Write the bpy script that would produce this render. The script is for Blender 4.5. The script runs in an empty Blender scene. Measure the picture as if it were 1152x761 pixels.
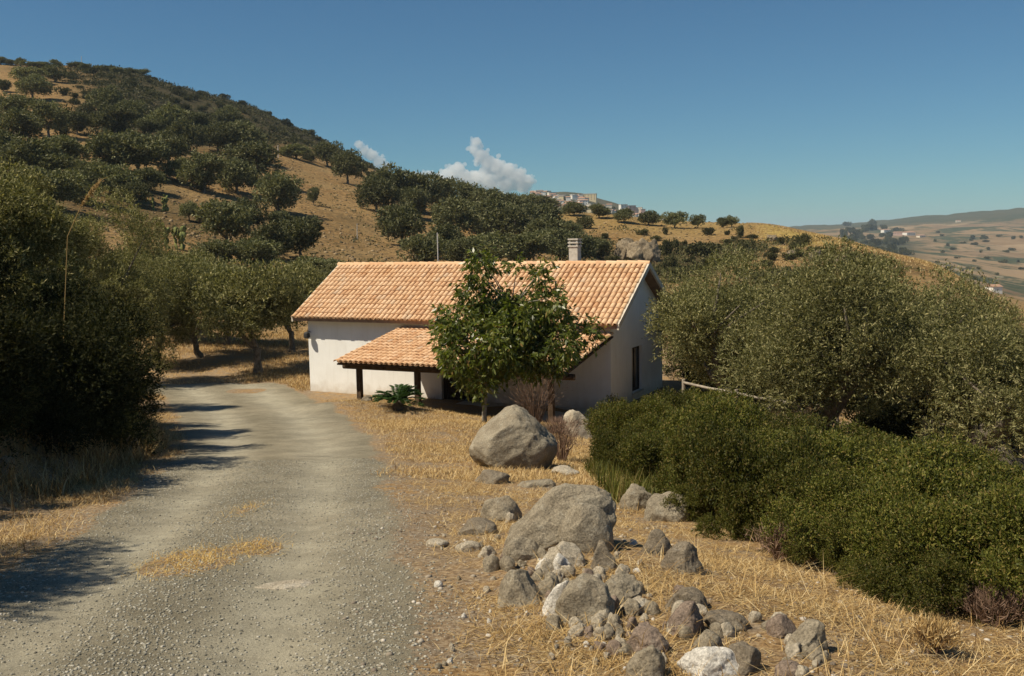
import bpy, math, random
import numpy as np
from mathutils import Vector, Matrix

# ------------------------------------------------------------------ basics
scene = bpy.context.scene
col = scene.collection
F, PITCH, ROLL, CX, CY = 1114.5, 0.1001, -0.018, 576.0, 380.5
cp_, sp_ = math.cos(PITCH), math.sin(PITCH)
cr_, sr_ = math.cos(ROLL), math.sin(ROLL)
R = math.radians

def ray(px, py):
    X_, Y_ = px - CX, py - CY
    X = X_*cr_ + Y_*sr_
    Y = -X_*sr_ + Y_*cr_
    u = -Y/F
    return np.array([X/F, cp_ + u*sp_, -sp_ + u*cp_])

def tan_el(px, py):
    d = ray(px, py)
    return d[2]/math.hypot(d[0], d[1])

# ------------------------------------------------------------------ noise
def _hash(ix, iy, iz, seed):
    h = (ix.astype(np.int64)*374761393 + iy.astype(np.int64)*668265263 + iz.astype(np.int64)*2147483647 + seed*974634777) & 0xffffffff
    h = ((h ^ (h >> 13))*1274126177) & 0xffffffff
    h = h ^ (h >> 16)
    return (h & 0xffffff)/float(0xffffff)

def noise3(x, y, z, seed=0):
    x = np.asarray(x, float); y = np.asarray(y, float); z = np.asarray(z, float) + 0*x
    ix, iy, iz = np.floor(x), np.floor(y), np.floor(z)
    fx, fy, fz = x-ix, y-iy, z-iz
    fx = fx*fx*(3-2*fx); fy = fy*fy*(3-2*fy); fz = fz*fz*(3-2*fz)
    r = 0
    for a in (0, 1):
        wx = fx if a else 1-fx
        for b in (0, 1):
            wy = fy if b else 1-fy
            for c in (0, 1):
                wz = fz if c else 1-fz
                r = r + wx*wy*wz*_hash(ix+a, iy+b, iz+c, seed)
    return r*2-1

def fbm(x, y, z=0.0, seed=0, oct=4):
    s, a, t = 0, 1, 0
    for o in range(oct):
        k = 2.03**o
        s = s + a*noise3(np.asarray(x)*k+o*17.3, np.asarray(y)*k-o*9.1, np.asarray(z)*k+o*3.7, seed+o)
        t += a; a *= .5
    return s/t

def sstep(a, b, x):
    t = np.clip((x-a)/(b-a), 0, 1)
    return t*t*(3-2*t)

# ------------------------------------------------------------------ terrain height
COLS = [-1200,-300,  0,150,300,400,480,560,640,700,740,800,870,950,1050,1152,1500,2600]
ROWS = {
 60:   [330,330,335,368,372,376,378,380,383,385,387,388,390,395,402,408,430,440],
 90:   [285,285,290,318,328,342,348,351,353,355,357,360,362,366,372,378,400,420],
 130:  [235,235,235,265,284,296,307,315,320,325,328,330,328,322,325,352,380,410],
 180:  [190,185,185,210,238,254,268,278,286,290,290,288,284,274,291,354,380,400],
 250:  [150,140,142,155,194,216,232,237,241,244,249,251,253,268,301,356,380,400],
 350:  [115,105,105,110,152,184,214,232,238,242,248,251,255,280,307,352,380,400],
 450:  [90,80,73,80,125,176,218,240,262,272,275,277,279,290,312,350,375,400],
 600:  [90,80,70,79,123,180,224,245,268,280,285,288,290,295,312,345,370,390],
 900:  [110,110,110,112,150,200,232,250,270,285,290,294,296,294,304,330,360,380],
 1800: [200,200,200,200,205,215,233,221,213,228,239,262,276,274,280,287,300,340],
 2500: [240,240,240,240,240,240,240,240,240,250,255,262,264,262,262,262,265,300],
 4000: [255,255,255,255,255,255,255,255,255,256,257,258,257,253,242,233,215,240],
 6000: [270,270,270,270,268,266,265,264,263,262,262,261,260,258,256,250,240,250],
 14000:[284,284,282,280,278,276,275,274,272,271,271,270,269,267,265,264,260,260]}
_th = np.array([math.atan((c-CX)/F) for c in COLS])
_rk = sorted(ROWS)
_T = np.array([[tan_el(min(max(c, -1400), 2800), y) for c, y in zip(COLS, ROWS[r])] for r in _rk])
_fth = np.linspace(_th[0], _th[-1], 420)
_flr = np.linspace(math.log(50), math.log(14000), 420)
_tmp = np.array([np.interp(_fth, _th, row) for row in _T])
_FT = np.array([np.interp(_flr, np.log(_rk), _tmp[:, j]) for j in range(len(_fth))])   # [theta, logr]
def _blur(A, n, ax):
    k = np.exp(-np.linspace(-2, 2, 2*n+1)**2); k /= k.sum()
    pad = [(0, 0), (0, 0)]; pad[ax] = (n, n)
    B = np.pad(A, pad, mode='edge')
    return np.apply_along_axis(lambda v: np.convolve(v, k, mode='valid'), ax, B)
_FT = _blur(_blur(_FT, 7, 1), 6, 0)

def h_far(x, y):
    r = np.hypot(x, y); th = np.arctan2(x, y)
    a = np.clip((th-_fth[0])/(_fth[1]-_fth[0]), 0, len(_fth)-1.001)
    b = np.clip((np.log(np.maximum(r, 1))-_flr[0])/(_flr[1]-_flr[0]), 0, len(_flr)-1.001)
    i, j = a.astype(int), b.astype(int); fa, fb = a-i, b-j
    t = _FT[i, j]*(1-fa)*(1-fb)+_FT[i+1, j]*fa*(1-fb)+_FT[i, j+1]*(1-fa)*fb+_FT[i+1, j+1]*fa*fb
    z = r*t
    z = z + fbm(x/22, y/22, 0, 5, 5)*0.016*np.minimum(r, 500)**.9*.5 - .007*np.abs(fbm(x/55, y/55, 0, 6, 3))*np.clip(r-110,0,400) + fbm(x/130, y/130, 0, 15, 3)*.0035*np.clip(r-300, 0, 3000)
    return z

PY_ = [-60, -30, 0, 5, 10, 20, 28, 33, 38, 45, 60, 100]
PZ_ = [4.5, 2.0, -1.62, -2.25, -2.88, -4.15, -5.05, -5.5, -5.8, -5.95, -6.2, -6.4]
# road centre line and half width against depth
RY = [-30, -5, 2, 5.2, 9.6, 13.7, 20, 29, 36, 41.5, 45, 47]
RC = [-1.1, -1.7, -2.05, -2.1, -2.8, -3.5, -4.8, -7.45, -10.0, -12.5, -15.0, -17.5]
RW = [1.75, 1.65, 1.55, 1.53, 1.57, 1.72, 1.9, 2.4, 2.6, 2.6, 2.4, 2.2]
BY = [-30, 0, 10, 14, 20, 25, 32, 40, 50, 70]
BX = [-5.2, -5.4, -5.9, -6.1, -7.3, -9.3, -12.8, -18.5, -26, -40]
HYAW = 0.4647
HC = np.array([3.27, 32.7]); HZ = -5.82
HL, HW = 12.5, 5.5

def to_house(x, y):
    dx, dy = x-HC[0], y-HC[1]
    c, s = math.cos(HYAW), math.sin(HYAW)
    return dx*c-dy*s, dx*s+dy*c      # x' along the wall (to the right), y' towards the back

def h_near(x, y):
    z = np.interp(y, PY_, PZ_)
    xr = np.interp(y, RY, RC)+np.interp(y, RY, RW)
    d = np.maximum(x-xr, 0)
    near = sstep(34, 24, y)
    z = z - near*(0.065*d + 0.006*np.clip(d-7, 0, 40)**1.6)
    z = z - (1-near)*0.02*np.clip(x-6, 0, 60)
    # rubble mound on the right verge
    z = z + .22*np.exp(-((x-.75)/1.0)**2-((y-8.0)/1.8)**2) + .15*np.exp(-((x-1.8)/1.2)**2-((y-6.0)/1.5)**2)
    # low earth hump before the porch
    z = z + .30*np.exp(-((x+1.3)/1.9)**2-((y-23.6)/2.6)**2)
    # left bank
    xb = np.interp(y, BY, BX) + .35*fbm(y/1.7, y*0, 0, 33, 3)
    b = np.maximum(xb-x, 0)
    hb = 2.2*sstep(0, 2.6, b)+.20*np.maximum(b-2.0, 0)
    hb = hb*sstep(62, 36, y)
    z = z + hb*(1+.18*fbm(x/1.1, y/1.1, 0, 34, 3))
    z = z + .035*fbm(x/1.3, y/1.3, 0, 3, 4)*sstep(0, .5, np.abs(x-np.interp(y, RY, RC))-np.interp(y, RY, RW)+.3)
    # wheel ruts
    u = (x-np.interp(y, RY, RC))/np.interp(y, RY, RW)
    z = z - .045*np.exp(-((u-.45)/.22)**2) - .04*np.exp(-((u+.5)/.2)**2) + .015*fbm(x/.5, y/.5, 0, 8, 3)
    # levelled pad under the house
    hx, hy = to_house(x, y)
    dd = np.maximum(np.maximum(-HL-hx, hx), np.maximum(-2.5-hy, hy-HW))
    w = sstep(3.0, 0.2, dd)
    z = z*(1-w)+(HZ+.04+.02*fbm(x, y, 0, 9, 2))*w
    z = z + .36*np.exp(-((x+4.3)/2.7)**2-((y-31.7)/1.7)**2)
    return z

def H(x, y):
    x = np.asarray(x, float); y = np.asarray(y, float)
    r = np.hypot(x, y)
    w = sstep(44, 66, r)
    return h_near(x, y)*(1-w)+h_far(x, y)*w

def h1(x, y):
    return float(H(np.array([x]), np.array([y]))[0])

_ts = np.exp(np.linspace(math.log(2.5), math.log(9000), 2600))
def hit(px, py, tmin=2.5):
    """point of the ground seen at this place, found by walking along the line of sight"""
    d = ray(px, py)
    ts = _ts[_ts >= tmin]
    P = d[None, :]*ts[:, None]
    g = H(P[:, 0], P[:, 1])-P[:, 2]
    k = np.argmax(g >= 0)
    if g[k] < 0: return None
    if k == 0: return P[0]
    a = g[k-1]/(g[k-1]-g[k])
    p = P[k-1]*(1-a)+P[k]*a
    return p

# ------------------------------------------------------------------ mesh helpers
def mesh_np(name, V, Fq, mats=None, smooth=False, attr=None):
    V = np.asarray(V, np.float32).reshape(-1, 3)
    Fq = np.asarray(Fq, np.int32)
    n = Fq.shape[1]
    me = bpy.data.meshes.new(name)
    me.vertices.add(len(V)); me.vertices.foreach_set('co', V.ravel())
    me.loops.add(Fq.size); me.loops.foreach_set('vertex_index', Fq.ravel())
    me.polygons.add(len(Fq))
    me.polygons.foreach_set('loop_start', np.arange(0, Fq.size, n, dtype=np.int32))
    me.polygons.foreach_set('loop_total', np.full(len(Fq), n, np.int32))
    if smooth: me.polygons.foreach_set('use_smooth', np.ones(len(Fq), bool))
    if attr:
        for k, v in attr.items():
            a = me.color_attributes.new(k, 'FLOAT_COLOR', 'POINT')
            a.data.foreach_set('color', np.asarray(v, np.float32).ravel())
    me.update(calc_edges=True); me.validate()
    if mats is not None: me.materials.append(mats)
    return me

class MB:
    """collects polygons of any size, links them as one mesh object"""
    def __init__(s): s.v = []; s.f = []
    def add(s, V, Fs):
        o = len(s.v); s.v += [tuple(map(float, p)) for p in V]; s.f += [tuple(i+o for i in f) for f in Fs]
    def box(s, x0, x1, y0, y1, z0, z1, M=None):
        V = [(x, y, z) for z in (z0, z1) for y in (y0, y1) for x in (x0, x1)]
        if M is not None: V = [tuple(M @ Vector(p)) for p in V]
        s.add(V, [(0, 2, 3, 1), (4, 5, 7, 6), (0, 1, 5, 4), (2, 6, 7, 3), (0, 4, 6, 2), (1, 3, 7, 5)])
    def tube(s, pts, rad, n=8, wob=0, seed=0, cap=True):
        pts = [Vector(p) for p in pts]; rg = random.Random(seed)
        if not hasattr(rad, '__len__'): rad = [rad]*len(pts)
        up = Vector((0, 0, 1)); V = []; base = None
        for i, p in enumerate(pts):
            t = (pts[min(i+1, len(pts)-1)]-pts[max(i-1, 0)]).normalized()
            if base is None:
                base = t.cross(Vector((0.3, 1, 0.1)))
                if base.length < .1: base = t.cross(Vector((1, 0, 0)))
            b = (base - t*base.dot(t)).normalized(); base = b; c = t.cross(b)
            for k in range(n):
                a = 2*math.pi*k/n
                rr = rad[i]*(1+wob*(rg.random()-.5)*2+wob*.8*math.sin(3*a+seed))
                V.append(p+(b*math.cos(a)+c*math.sin(a))*rr)
        Fs = []
        for i in range(len(pts)-1):
            for k in range(n):
                a, b2 = i*n+k, i*n+(k+1) % n
                Fs.append((a, b2, b2+n, a+n))
        if cap: Fs += [tuple(range(n-1, -1, -1)), tuple(range((len(pts)-1)*n, len(pts)*n))]
        s.add(V, Fs)
    def mesh(s, name, m, smooth=False):
        me = bpy.data.meshes.new(name); me.from_pydata(s.v, [], s.f)
        if smooth:
            me.polygons.foreach_set('use_smooth', np.ones(len(me.polygons), bool))
        me.update(); me.materials.append(m); return me
    def build(s, name, m, parent=None, smooth=False):
        return link(name, s.mesh(name, m, smooth), parent)

def link(name, me, parent=None, loc=None):
    o = bpy.data.objects.new(name, me); col.objects.link(o)
    if parent is not None: o.parent = parent
    if loc is not None: o.location = loc
    return o
def tag(o, label=None, cat=None, group=None, kind=None):
    if label: o['label'] = label
    if cat: o['category'] = cat
    if group: o['group'] = group
    if kind: o['kind'] = kind
    return o
def thing(name, label, cat, loc=(0, 0, 0), rz=0, group=None, sc=None):
    o = bpy.data.objects.new(name, None); col.objects.link(o)
    o.empty_display_size = .2
    o.location = loc; o.rotation_euler = (0, 0, rz)
    if sc is not None: o.scale = sc if hasattr(sc, '__len__') else (sc, sc, sc)
    return tag(o, label, cat, group)
def struct(o): o['kind'] = 'structure'; return o

# ------------------------------------------------------------------ materials
def newmat(name):
    m = bpy.data.materials.new(name); m.use_nodes = True
    nt = m.node_tree; nt.nodes.clear()
    out = nt.nodes.new('ShaderNodeOutputMaterial')
    return m, nt, out
def nd(nt, t, **kw):
    n = nt.nodes.new(t)
    for k, v in kw.items():
        if k.startswith('i_'): n.inputs[k[2:].replace('_', ' ')].default_value = v
        else: setattr(n, k, v)
    return n
def ramp(nt, fac, stops):
    n = nt.nodes.new('ShaderNodeValToRGB'); e = n.color_ramp.elements
    while len(e) > 1: e.remove(e[-1])
    e[0].position = stops[0][0]; e[0].color = (*stops[0][1], 1)
    for p, c in stops[1:]:
        k = e.new(p); k.color = (*c, 1)
    nt.links.new(fac, n.inputs[0]); return n.outputs[0]
def mix(nt, fac, a, b, mode='MIX'):
    n = nt.nodes.new('ShaderNodeMix'); n.data_type = 'RGBA'; n.blend_type = mode
    for s, v in ((n.inputs[0], fac), (n.inputs[6], a), (n.inputs[7], b)):
        if isinstance(v, bpy.types.NodeSocket): nt.links.new(v, s)
        elif isinstance(v, (int, float)): s.default_value = v
        else: s.default_value = (*v, 1)
    return n.outputs[2]
def math_(nt, op, a, b=None, c=None, clamp=False):
    n = nt.nodes.new('ShaderNodeMath'); n.operation = op; n.use_clamp = clamp
    for s, v in zip(n.inputs, (a, b, c)):
        if v is None: continue
        if isinstance(v, bpy.types.NodeSocket): nt.links.new(v, s)
        else: s.default_value = v
    return n.outputs[0]
def noise(nt, vec, scale, detail=4, rough=.55, dist=0):
    n = nd(nt, 'ShaderNodeTexNoise'); n.inputs['Scale'].default_value = scale
    n.inputs['Detail'].default_value = detail; n.inputs['Roughness'].default_value = rough
    n.inputs['Distortion'].default_value = dist
    nt.links.new(vec, n.inputs['Vector']); return n.outputs['Fac']
def bump(nt, h, strength=.4, dist=.02, nrm=None):
    n = nd(nt, 'ShaderNodeBump'); n.inputs['Strength'].default_value = strength; n.inputs['Distance'].default_value = dist
    nt.links.new(h, n.inputs['Height'])
    if nrm is not None: nt.links.new(nrm, n.inputs['Normal'])
    return n.outputs['Normal']
def princ(nt, out, colr, rough=.9, spec=.2, nrm=None, **kw):
    p = nd(nt, 'ShaderNodeBsdfPrincipled')
    if isinstance(colr, bpy.types.NodeSocket): nt.links.new(colr, p.inputs['Base Color'])
    else: p.inputs['Base Color'].default_value = (*colr, 1)
    p.inputs['Roughness'].default_value = rough; p.inputs['Specular IOR Level'].default_value = spec
    if nrm is not None: nt.links.new(nrm, p.inputs['Normal'])
    for k, v in kw.items(): p.inputs[k].default_value = v
    if out is not None: nt.links.new(p.outputs[0], out.inputs[0])
    return p.outputs[0]

def leaf_mat(name, stops, trans=.3, tcol=None, rough=.65, spec=.14, objvar=.25):
    m, nt, out = newmat(name)
    g = nd(nt, 'ShaderNodeNewGeometry'); oi = nd(nt, 'ShaderNodeObjectInfo')
    c = ramp(nt, g.outputs['Random Per Island'], stops)
    v = math_(nt, 'MULTIPLY_ADD', oi.outputs['Random'], objvar*2, 1-objvar)
    vc = nd(nt, 'ShaderNodeCombineColor'); 
    for i in range(3): nt.links.new(v, vc.inputs[i])
    c = mix(nt, 1.0, c, vc.outputs[0], 'MULTIPLY')
    a = princ(nt, None, c, rough, spec)
    t = nd(nt, 'ShaderNodeBsdfTranslucent')
    c2 = mix(nt, 1.0, c, tcol or (1.3, 1.3, .6), 'MULTIPLY'); nt.links.new(c2, t.inputs[0])
    ms = nd(nt, 'ShaderNodeMixShader'); ms.inputs[0].default_value = trans
    nt.links.new(a, ms.inputs[1]); nt.links.new(t.outputs[0], ms.inputs[2]); nt.links.new(ms.outputs[0], out.inputs[0])
    return m

def simple_mat(name, c1, c2, scale=8, rough=.9, spec=.2, bs=.4, bd=.01, detail=6, c3=None, dist=0):
    m, nt, out = newmat(name)
    tc = nd(nt, 'ShaderNodeTexCoord').outputs['Object']
    n = noise(nt, tc, scale, detail, .6, dist)
    stops = [(.32, c1), (.68, c2)] if c3 is None else [(.28, c1), (.5, c2), (.72, c3)]
    c = ramp(nt, n, stops)
    n2 = noise(nt, tc, scale*5, 5, .65)
    princ(nt, out, c, rough, spec, bump(nt, n2, bs, bd))
    return m

M = {}
M['olive'] = leaf_mat('olive_leaves', [(0, (.055, .057, .019)), (.35, (.112, .114, .040)), (.62, (.19, .185, .074)), (.86, (.34, .32, .155)), (1, (.46, .40, .19))], .25)
M['olive_far'] = leaf_mat('olive_leaves_far', [(0, (.065, .070, .028)), (.5, (.125, .130, .058)), (.85, (.20, .20, .10)), (1, (.28, .26, .14))], .2, objvar=.3)
M['scrub'] = leaf_mat('scrub_leaves', [(0, (.045, .048, .018)), (.6, (.08, .08, .032)), (1, (.14, .12, .055))], .15, objvar=.4)
M['lentisk'] = leaf_mat('shrub_leaves', [(0, (.040, .050, .009)), (.5, (.095, .105, .017)), (.82, (.17, .16, .034)), (1, (.20, .14, .05))], .28, rough=.55, spec=.2, objvar=.35)
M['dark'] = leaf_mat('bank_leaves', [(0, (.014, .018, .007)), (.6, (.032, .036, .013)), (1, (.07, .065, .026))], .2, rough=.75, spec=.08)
M['fruit'] = leaf_mat('fruit_tree_leaves', [(0, (.055, .075, .014)), (.5, (.125, .155, .03)), (.92, (.23, .245, .07)), (1, (.30, .19, .07))], .38, (1.6, 1.7, .5), rough=.35, spec=.45)
M['cycad'] = leaf_mat('cycad_leaves', [(0, (.02, .05, .012)), (1, (.05, .09, .022))], .15, rough=.4)
M['straw'] = leaf_mat('dry_straw', [(0, (.13, .075, .032)), (.3, (.34, .215, .082)), (.7, (.53, .365, .15)), (1, (.74, .59, .33))], .15, (1, .9, .7), .8, .15, .05)
M['gold'] = leaf_mat('golden_straw', [(0, (.42, .25, .07)), (.6, (.62, .42, .13)), (1, (.78, .60, .26))], .2, (1, .9, .6), .8, .15, .05)
M['deadbush'] = leaf_mat('dead_twigs', [(0, (.12, .07, .045)), (1, (.30, .20, .14))], .05)
M['cactus'] = simple_mat('cactus_pads', (.10, .13, .04), (.24, .24, .08), 3)
M['bark'] = simple_mat('olive_bark', (.05, .042, .032), (.15, .125, .095), 9, .95, .1, .8, .02, c3=(.24, .21, .165))
M['lightbark'] = simple_mat('smooth_bark', (.20, .18, .14), (.34, .31, .25), 14)
M['wood'] = simple_mat('weathered_wood', (.05, .034, .022), (.12, .08, .05), 6, .9, .15, .5, .008)
M['fencewood'] = simple_mat('fence_wood', (.22, .19, .15), (.38, .33, .26), 8, .9, .15, .5, .008)
M['darkwood'] = simple_mat('door_wood', (.03, .022, .018), (.07, .05, .035), 5)
M['metal'] = simple_mat('galvanised_metal', (.45, .45, .43), (.6, .6, .57), 8, .5, .5, .1)
M['black'] = simple_mat('black_iron', (.02, .02, .02), (.05, .05, .05), 8, .6, .4)
M['glass'] = simple_mat('dark_glass', (.015, .02, .022), (.03, .035, .04), 2, .15, .6, 0)
M['cement'] = simple_mat('cement', (.42, .39, .33), (.6, .57, .50), 6, .9)
M['fascia'] = simple_mat('fascia_boards', (.20, .13, .09), (.32, .22, .15), 6, .85)
M['mortar'] = simple_mat('verge_mortar', (.50, .44, .36), (.68, .61, .50), 7, .95)

def wall_mat():
    m, nt, out = newmat('lime_render')
    tc = nd(nt, 'ShaderNodeTexCoord').outputs['Object']
    n = noise(nt, tc, 1.2, 6, .6)
    c = ramp(nt, n, [(.25, (.78, .775, .74)), (.6, (.86, .86, .83))])
    # streaks running down and dirt thrown up at the foot of the wall
    mp = nd(nt, 'ShaderNodeMapping'); nt.links.new(tc, mp.inputs[0]); mp.inputs['Scale'].default_value = (5, 5, .5)
    st = ramp(nt, noise(nt, mp.outputs[0], 1.5, 5, .6), [(.5, (0, 0, 0)), (.8, (1, 1, 1))])
    c = mix(nt, math_(nt, 'MULTIPLY', st, .22), c, (.50, .46, .38))
    sx = nd(nt, 'ShaderNodeSeparateXYZ'); nt.links.new(tc, sx.inputs[0])
    ft = math_(nt, 'MULTIPLY_ADD', noise(nt, tc, 3, 4), .7, .1)
    foot = math_(nt, 'SUBTRACT', ft, sx.outputs[2], clamp=True)
    c = mix(nt, math_(nt, 'MULTIPLY', foot, 1.3, clamp=True), c, (.45, .37, .26))
    princ(nt, out, c, .95, .15, bump(nt, noise(nt, tc, 30, 5), .25, .01))
    return m
M['wall'] = wall_mat()

def tile_mat():
    m, nt, out = newmat('clay_tiles')
    g = nd(nt, 'ShaderNodeNewGeometry')
    tc = nd(nt, 'ShaderNodeTexCoord').outputs['Object']
    c = ramp(nt, g.outputs['Random Per Island'], [(0, (.55, .30, .15)), (.25, (.635, .38, .20)), (.6, (.69, .435, .24)), (.9, (.75, .50, .30)), (1, (.55, .40, .27))])
    w = ramp(nt, noise(nt, tc, 1.1, 5, .6), [(.35, (0, 0, 0)), (.7, (1, 1, 1))])
    c = mix(nt, math_(nt, 'MULTIPLY', w, .45), c, (.80, .60, .40))
    l = ramp(nt, noise(nt, tc, 16, 5, .7), [(.55, (0, 0, 0)), (.75, (1, 1, 1))])
    c = mix(nt, math_(nt, 'MULTIPLY', l, .35), c, (.30, .21, .14))
    princ(nt, out, c, .9, .2, bump(nt, noise(nt, tc, 40, 4), .3, .004))
    return m
M['tile'] = tile_mat()

def rock_mat(name, a, b, c, lich=(.42, .40, .33), dark=(.06, .05, .04)):
    m, nt, out = newmat(name)
    tcn = nd(nt, 'ShaderNodeTexCoord').outputs['Object']
    c0 = ramp(nt, noise(nt, tcn, 3.0, 8, .65), [(.3, a), (.5, b), (.7, c)])
    l = ramp(nt, noise(nt, tcn, 9, 6, .7), [(.56, (0, 0, 0)), (.68, (1, 1, 1))])
    c0 = mix(nt, math_(nt, 'MULTIPLY', l, .55), c0, lich)
    d = ramp(nt, noise(nt, tcn, 6.3, 7, .75, .6), [(.58, (0, 0, 0)), (.70, (1, 1, 1))])
    c0 = mix(nt, math_(nt, 'MULTIPLY', d, .6), c0, dark)
    sp = ramp(nt, noise(nt, tcn, 70, 3, .7), [(.35, (.6, .6, .6)), (.65, (1.2, 1.2, 1.2))])
    c0 = mix(nt, 1.0, c0, sp, 'MULTIPLY')
    n1 = bump(nt, noise(nt, tcn, 11, 8, .7), .9, .045)
    princ(nt, out, c0, .95, .12, bump(nt, noise(nt, tcn, 55, 5, .7), .6, .008, n1))
    return m
M['rock'] = rock_mat('granite', (.20, .165, .115), (.315, .27, .195), (.42, .37, .275))
M['rock_light'] = rock_mat('pale_granite', (.32, .27, .195), (.47, .41, .31), (.58, .52, .41), (.55, .52, .45), (.15, .12, .09))
M['rock_dark'] = rock_mat('dark_granite', (.15, .12, .085), (.24, .20, .145), (.33, .285, .21), (.33, .31, .26))
M['rock_red'] = rock_mat('reddish_stone', (.19, .14, .105), (.28, .215, .165), (.37, .29, .225))
M['rock_white'] = rock_mat('white_stone', (.55, .51, .44), (.70, .66, .58), (.80, .77, .70), (.76, .73, .66), (.34, .27, .19))
M['cliff'] = rock_mat('cliff_rock', (.15, .115, .07), (.28, .22, .145), (.40, .33, .23))

def ground_mat():
    """one recipe for ground and road: colours follow attributes laid on the mesh"""
    m, nt, out = newmat('earth_and_gravel')
    at = nd(nt, 'ShaderNodeAttribute'); at.attribute_name = 'cover'
    sep = nd(nt, 'ShaderNodeSeparateColor'); nt.links.new(at.outputs['Color'], sep.inputs[0])
    road, green, gold = sep.outputs[0], sep.outputs[1], sep.outputs[2]
    at2 = nd(nt, 'ShaderNodeAttribute'); at2.attribute_name = 'zone'
    s2 = nd(nt, 'ShaderNodeSeparateColor'); nt.links.new(at2.outputs['Color'], s2.inputs[0])
    hill, far, verge = s2.outputs[0], s2.outputs[1], s2.outputs[2]
    P = nd(nt, 'ShaderNodeNewGeometry').outputs['Position']
    nf = noise(nt, P, 26, 6, .7); nm = noise(nt, P, 3.1, 6, .65); nl = noise(nt, P, .35, 5, .6)
    # dry turf and bare earth
    turf = ramp(nt, nf, [(.34, (.13, .075, .035)), (.5, (.32, .20, .09)), (.66, (.51, .365, .18))])
    earth = ramp(nt, nf, [(.36, (.14, .10, .065)), (.5, (.25, .19, .125)), (.66, (.40, .33, .24))])
    c = mix(nt, ramp(nt, nm, [(.42, (0, 0, 0)), (.60, (1, 1, 1))]), turf, earth)
    c = mix(nt, math_(nt, 'MULTIPLY', verge, .65), c, earth)
    # tilled hillside
    soil = ramp(nt, noise(nt, P, .9, 7, .72), [(.38, (.13, .070, .026)), (.5, (.27, .158, .062)), (.62, (.40, .255, .108))])
    soil = mix(nt, ramp(nt, noise(nt, P, .07, 5, .6), [(.35, (0, 0, 0)), (.65, (1, 1, 1))]), soil, (.30, .20, .088))
    dots = ramp(nt, noise(nt, P, 1.3, 3, .5), [(.53, (0, 0, 0)), (.60, (1, 1, 1))])
    soil = mix(nt, math_(nt, 'MULTIPLY', dots, .65), soil, (.11, .085, .045))
    c = mix(nt, hill, c, soil)
    # golden ridge grass
    gc = ramp(nt, noise(nt, P, .5, 7, .7), [(.38, (.25, .175, .055)), (.62, (.48, .35, .105))])
    c = mix(nt, gold, c, gc)
    # green scrub
    sc = ramp(nt, noise(nt, P, .8, 6, .7), [(.38, (.022, .022, .010)), (.5, (.048, .043, .020)), (.64, (.13, .095, .048))])
    c = mix(nt, green, c, sc)
    # far fields
    vo = nd(nt, 'ShaderNodeTexVoronoi'); vo.inputs['Scale'].default_value = .0042
    wr = nd(nt, 'ShaderNodeVectorMath'); wr.operation = 'MULTIPLY_ADD'
    nc = nd(nt, 'ShaderNodeTexNoise'); nc.inputs['Scale'].default_value = .004; nt.links.new(P, nc.inputs['Vector'])
    nt.links.new(nc.outputs['Color'], wr.inputs[0]); wr.inputs[1].default_value = (220, 220, 220); nt.links.new(P, wr.inputs[2])
    nt.links.new(wr.outputs[0], vo.inputs['Vector'])
    sv = nd(nt, 'ShaderNodeSeparateColor'); nt.links.new(vo.outputs['Color'], sv.inputs[0])
    fc = ramp(nt, sv.outputs[0], [(0, (.17, .105, .055)), (.25, (.25, .165, .09)), (.5, (.19, .125, .065)), (.75, (.31, .22, .13)), (1, (.13, .085, .05))])
    fc = mix(nt, ramp(nt, noise(nt, P, .02, 6, .7), [(.4, (0, 0, 0)), (.7, (1, 1, 1))]), fc, (.26, .18, .105))
    fg = mix(nt, ramp(nt, noise(nt, P, .0085, 7, .68, .4), [(.485, (0, 0, 0)), (.56, (1, 1, 1))]), fc, (.055, .065, .035))
    fg = mix(nt, math_(nt, 'MULTIPLY', green, .9), fg, (.055, .06, .035))
    c = mix(nt, far, c, fg)
    # gravel road
    g1 = ramp(nt, noise(nt, P, 55, 4, .8), [(.30, (.12, .105, .075)), (.46, (.26, .235, .17)), (.62, (.34, .31, .23)), (.76, (.52, .48, .37))])
    dirt = ramp(nt, noise(nt, P, 9, 6, .65), [(.3, (.37, .34, .26)), (.7, (.50, .465, .365))])
    at3 = nd(nt, 'ShaderNodeAttribute'); at3.attribute_name = 'track'
    s3 = nd(nt, 'ShaderNodeSeparateColor'); nt.links.new(at3.outputs['Color'], s3.inputs[0])
    rut = math_(nt, 'ADD', math_(nt, 'MULTIPLY', s3.outputs[0], .95), math_(nt, 'MULTIPLY_ADD', nm, 1.2, -.62), clamp=True)
    rc = mix(nt, rut, mix(nt, .5, g1, (.165, .14, .095)), mix(nt, .5, dirt, g1))
    rc = mix(nt, ramp(nt, nl, [(.45, (0, 0, 0)), (.7, (.35, .35, .35))]), rc, (.36, .31, .22))
    rm = math_(nt, 'ADD', road, math_(nt, 'MULTIPLY_ADD', noise(nt, P, 14, 5, .7), .9, -.45))
    rm = math_(nt, 'MULTIPLY', ramp(nt, rm, [(.42, (0, 0, 0)), (.60, (1, 1, 1))]), math_(nt, 'GREATER_THAN', road, .01))
    gr = ramp(nt, noise(nt, P, 140, 2, .8), [(.36, (.62, .62, .60)), (.5, (1, 1, 1)), (.66, (1.35, 1.34, 1.28))])
    rc = mix(nt, 1.0, rc, gr, 'MULTIPLY')
    tr = ramp(nt, noise(nt, P, 1.1, 6, .7), [(.40, (.82, .82, .82)), (.60, (1.08, 1.08, 1.08))])
    rc = mix(nt, 1.0, rc, tr, 'MULTIPLY')
    c = mix(nt, rm, c, rc)
    n1 = bump(nt, nm, .5, .05)
    n2 = bump(nt, noise(nt, P, 45, 5, .8), .8, .018, n1)
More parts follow.
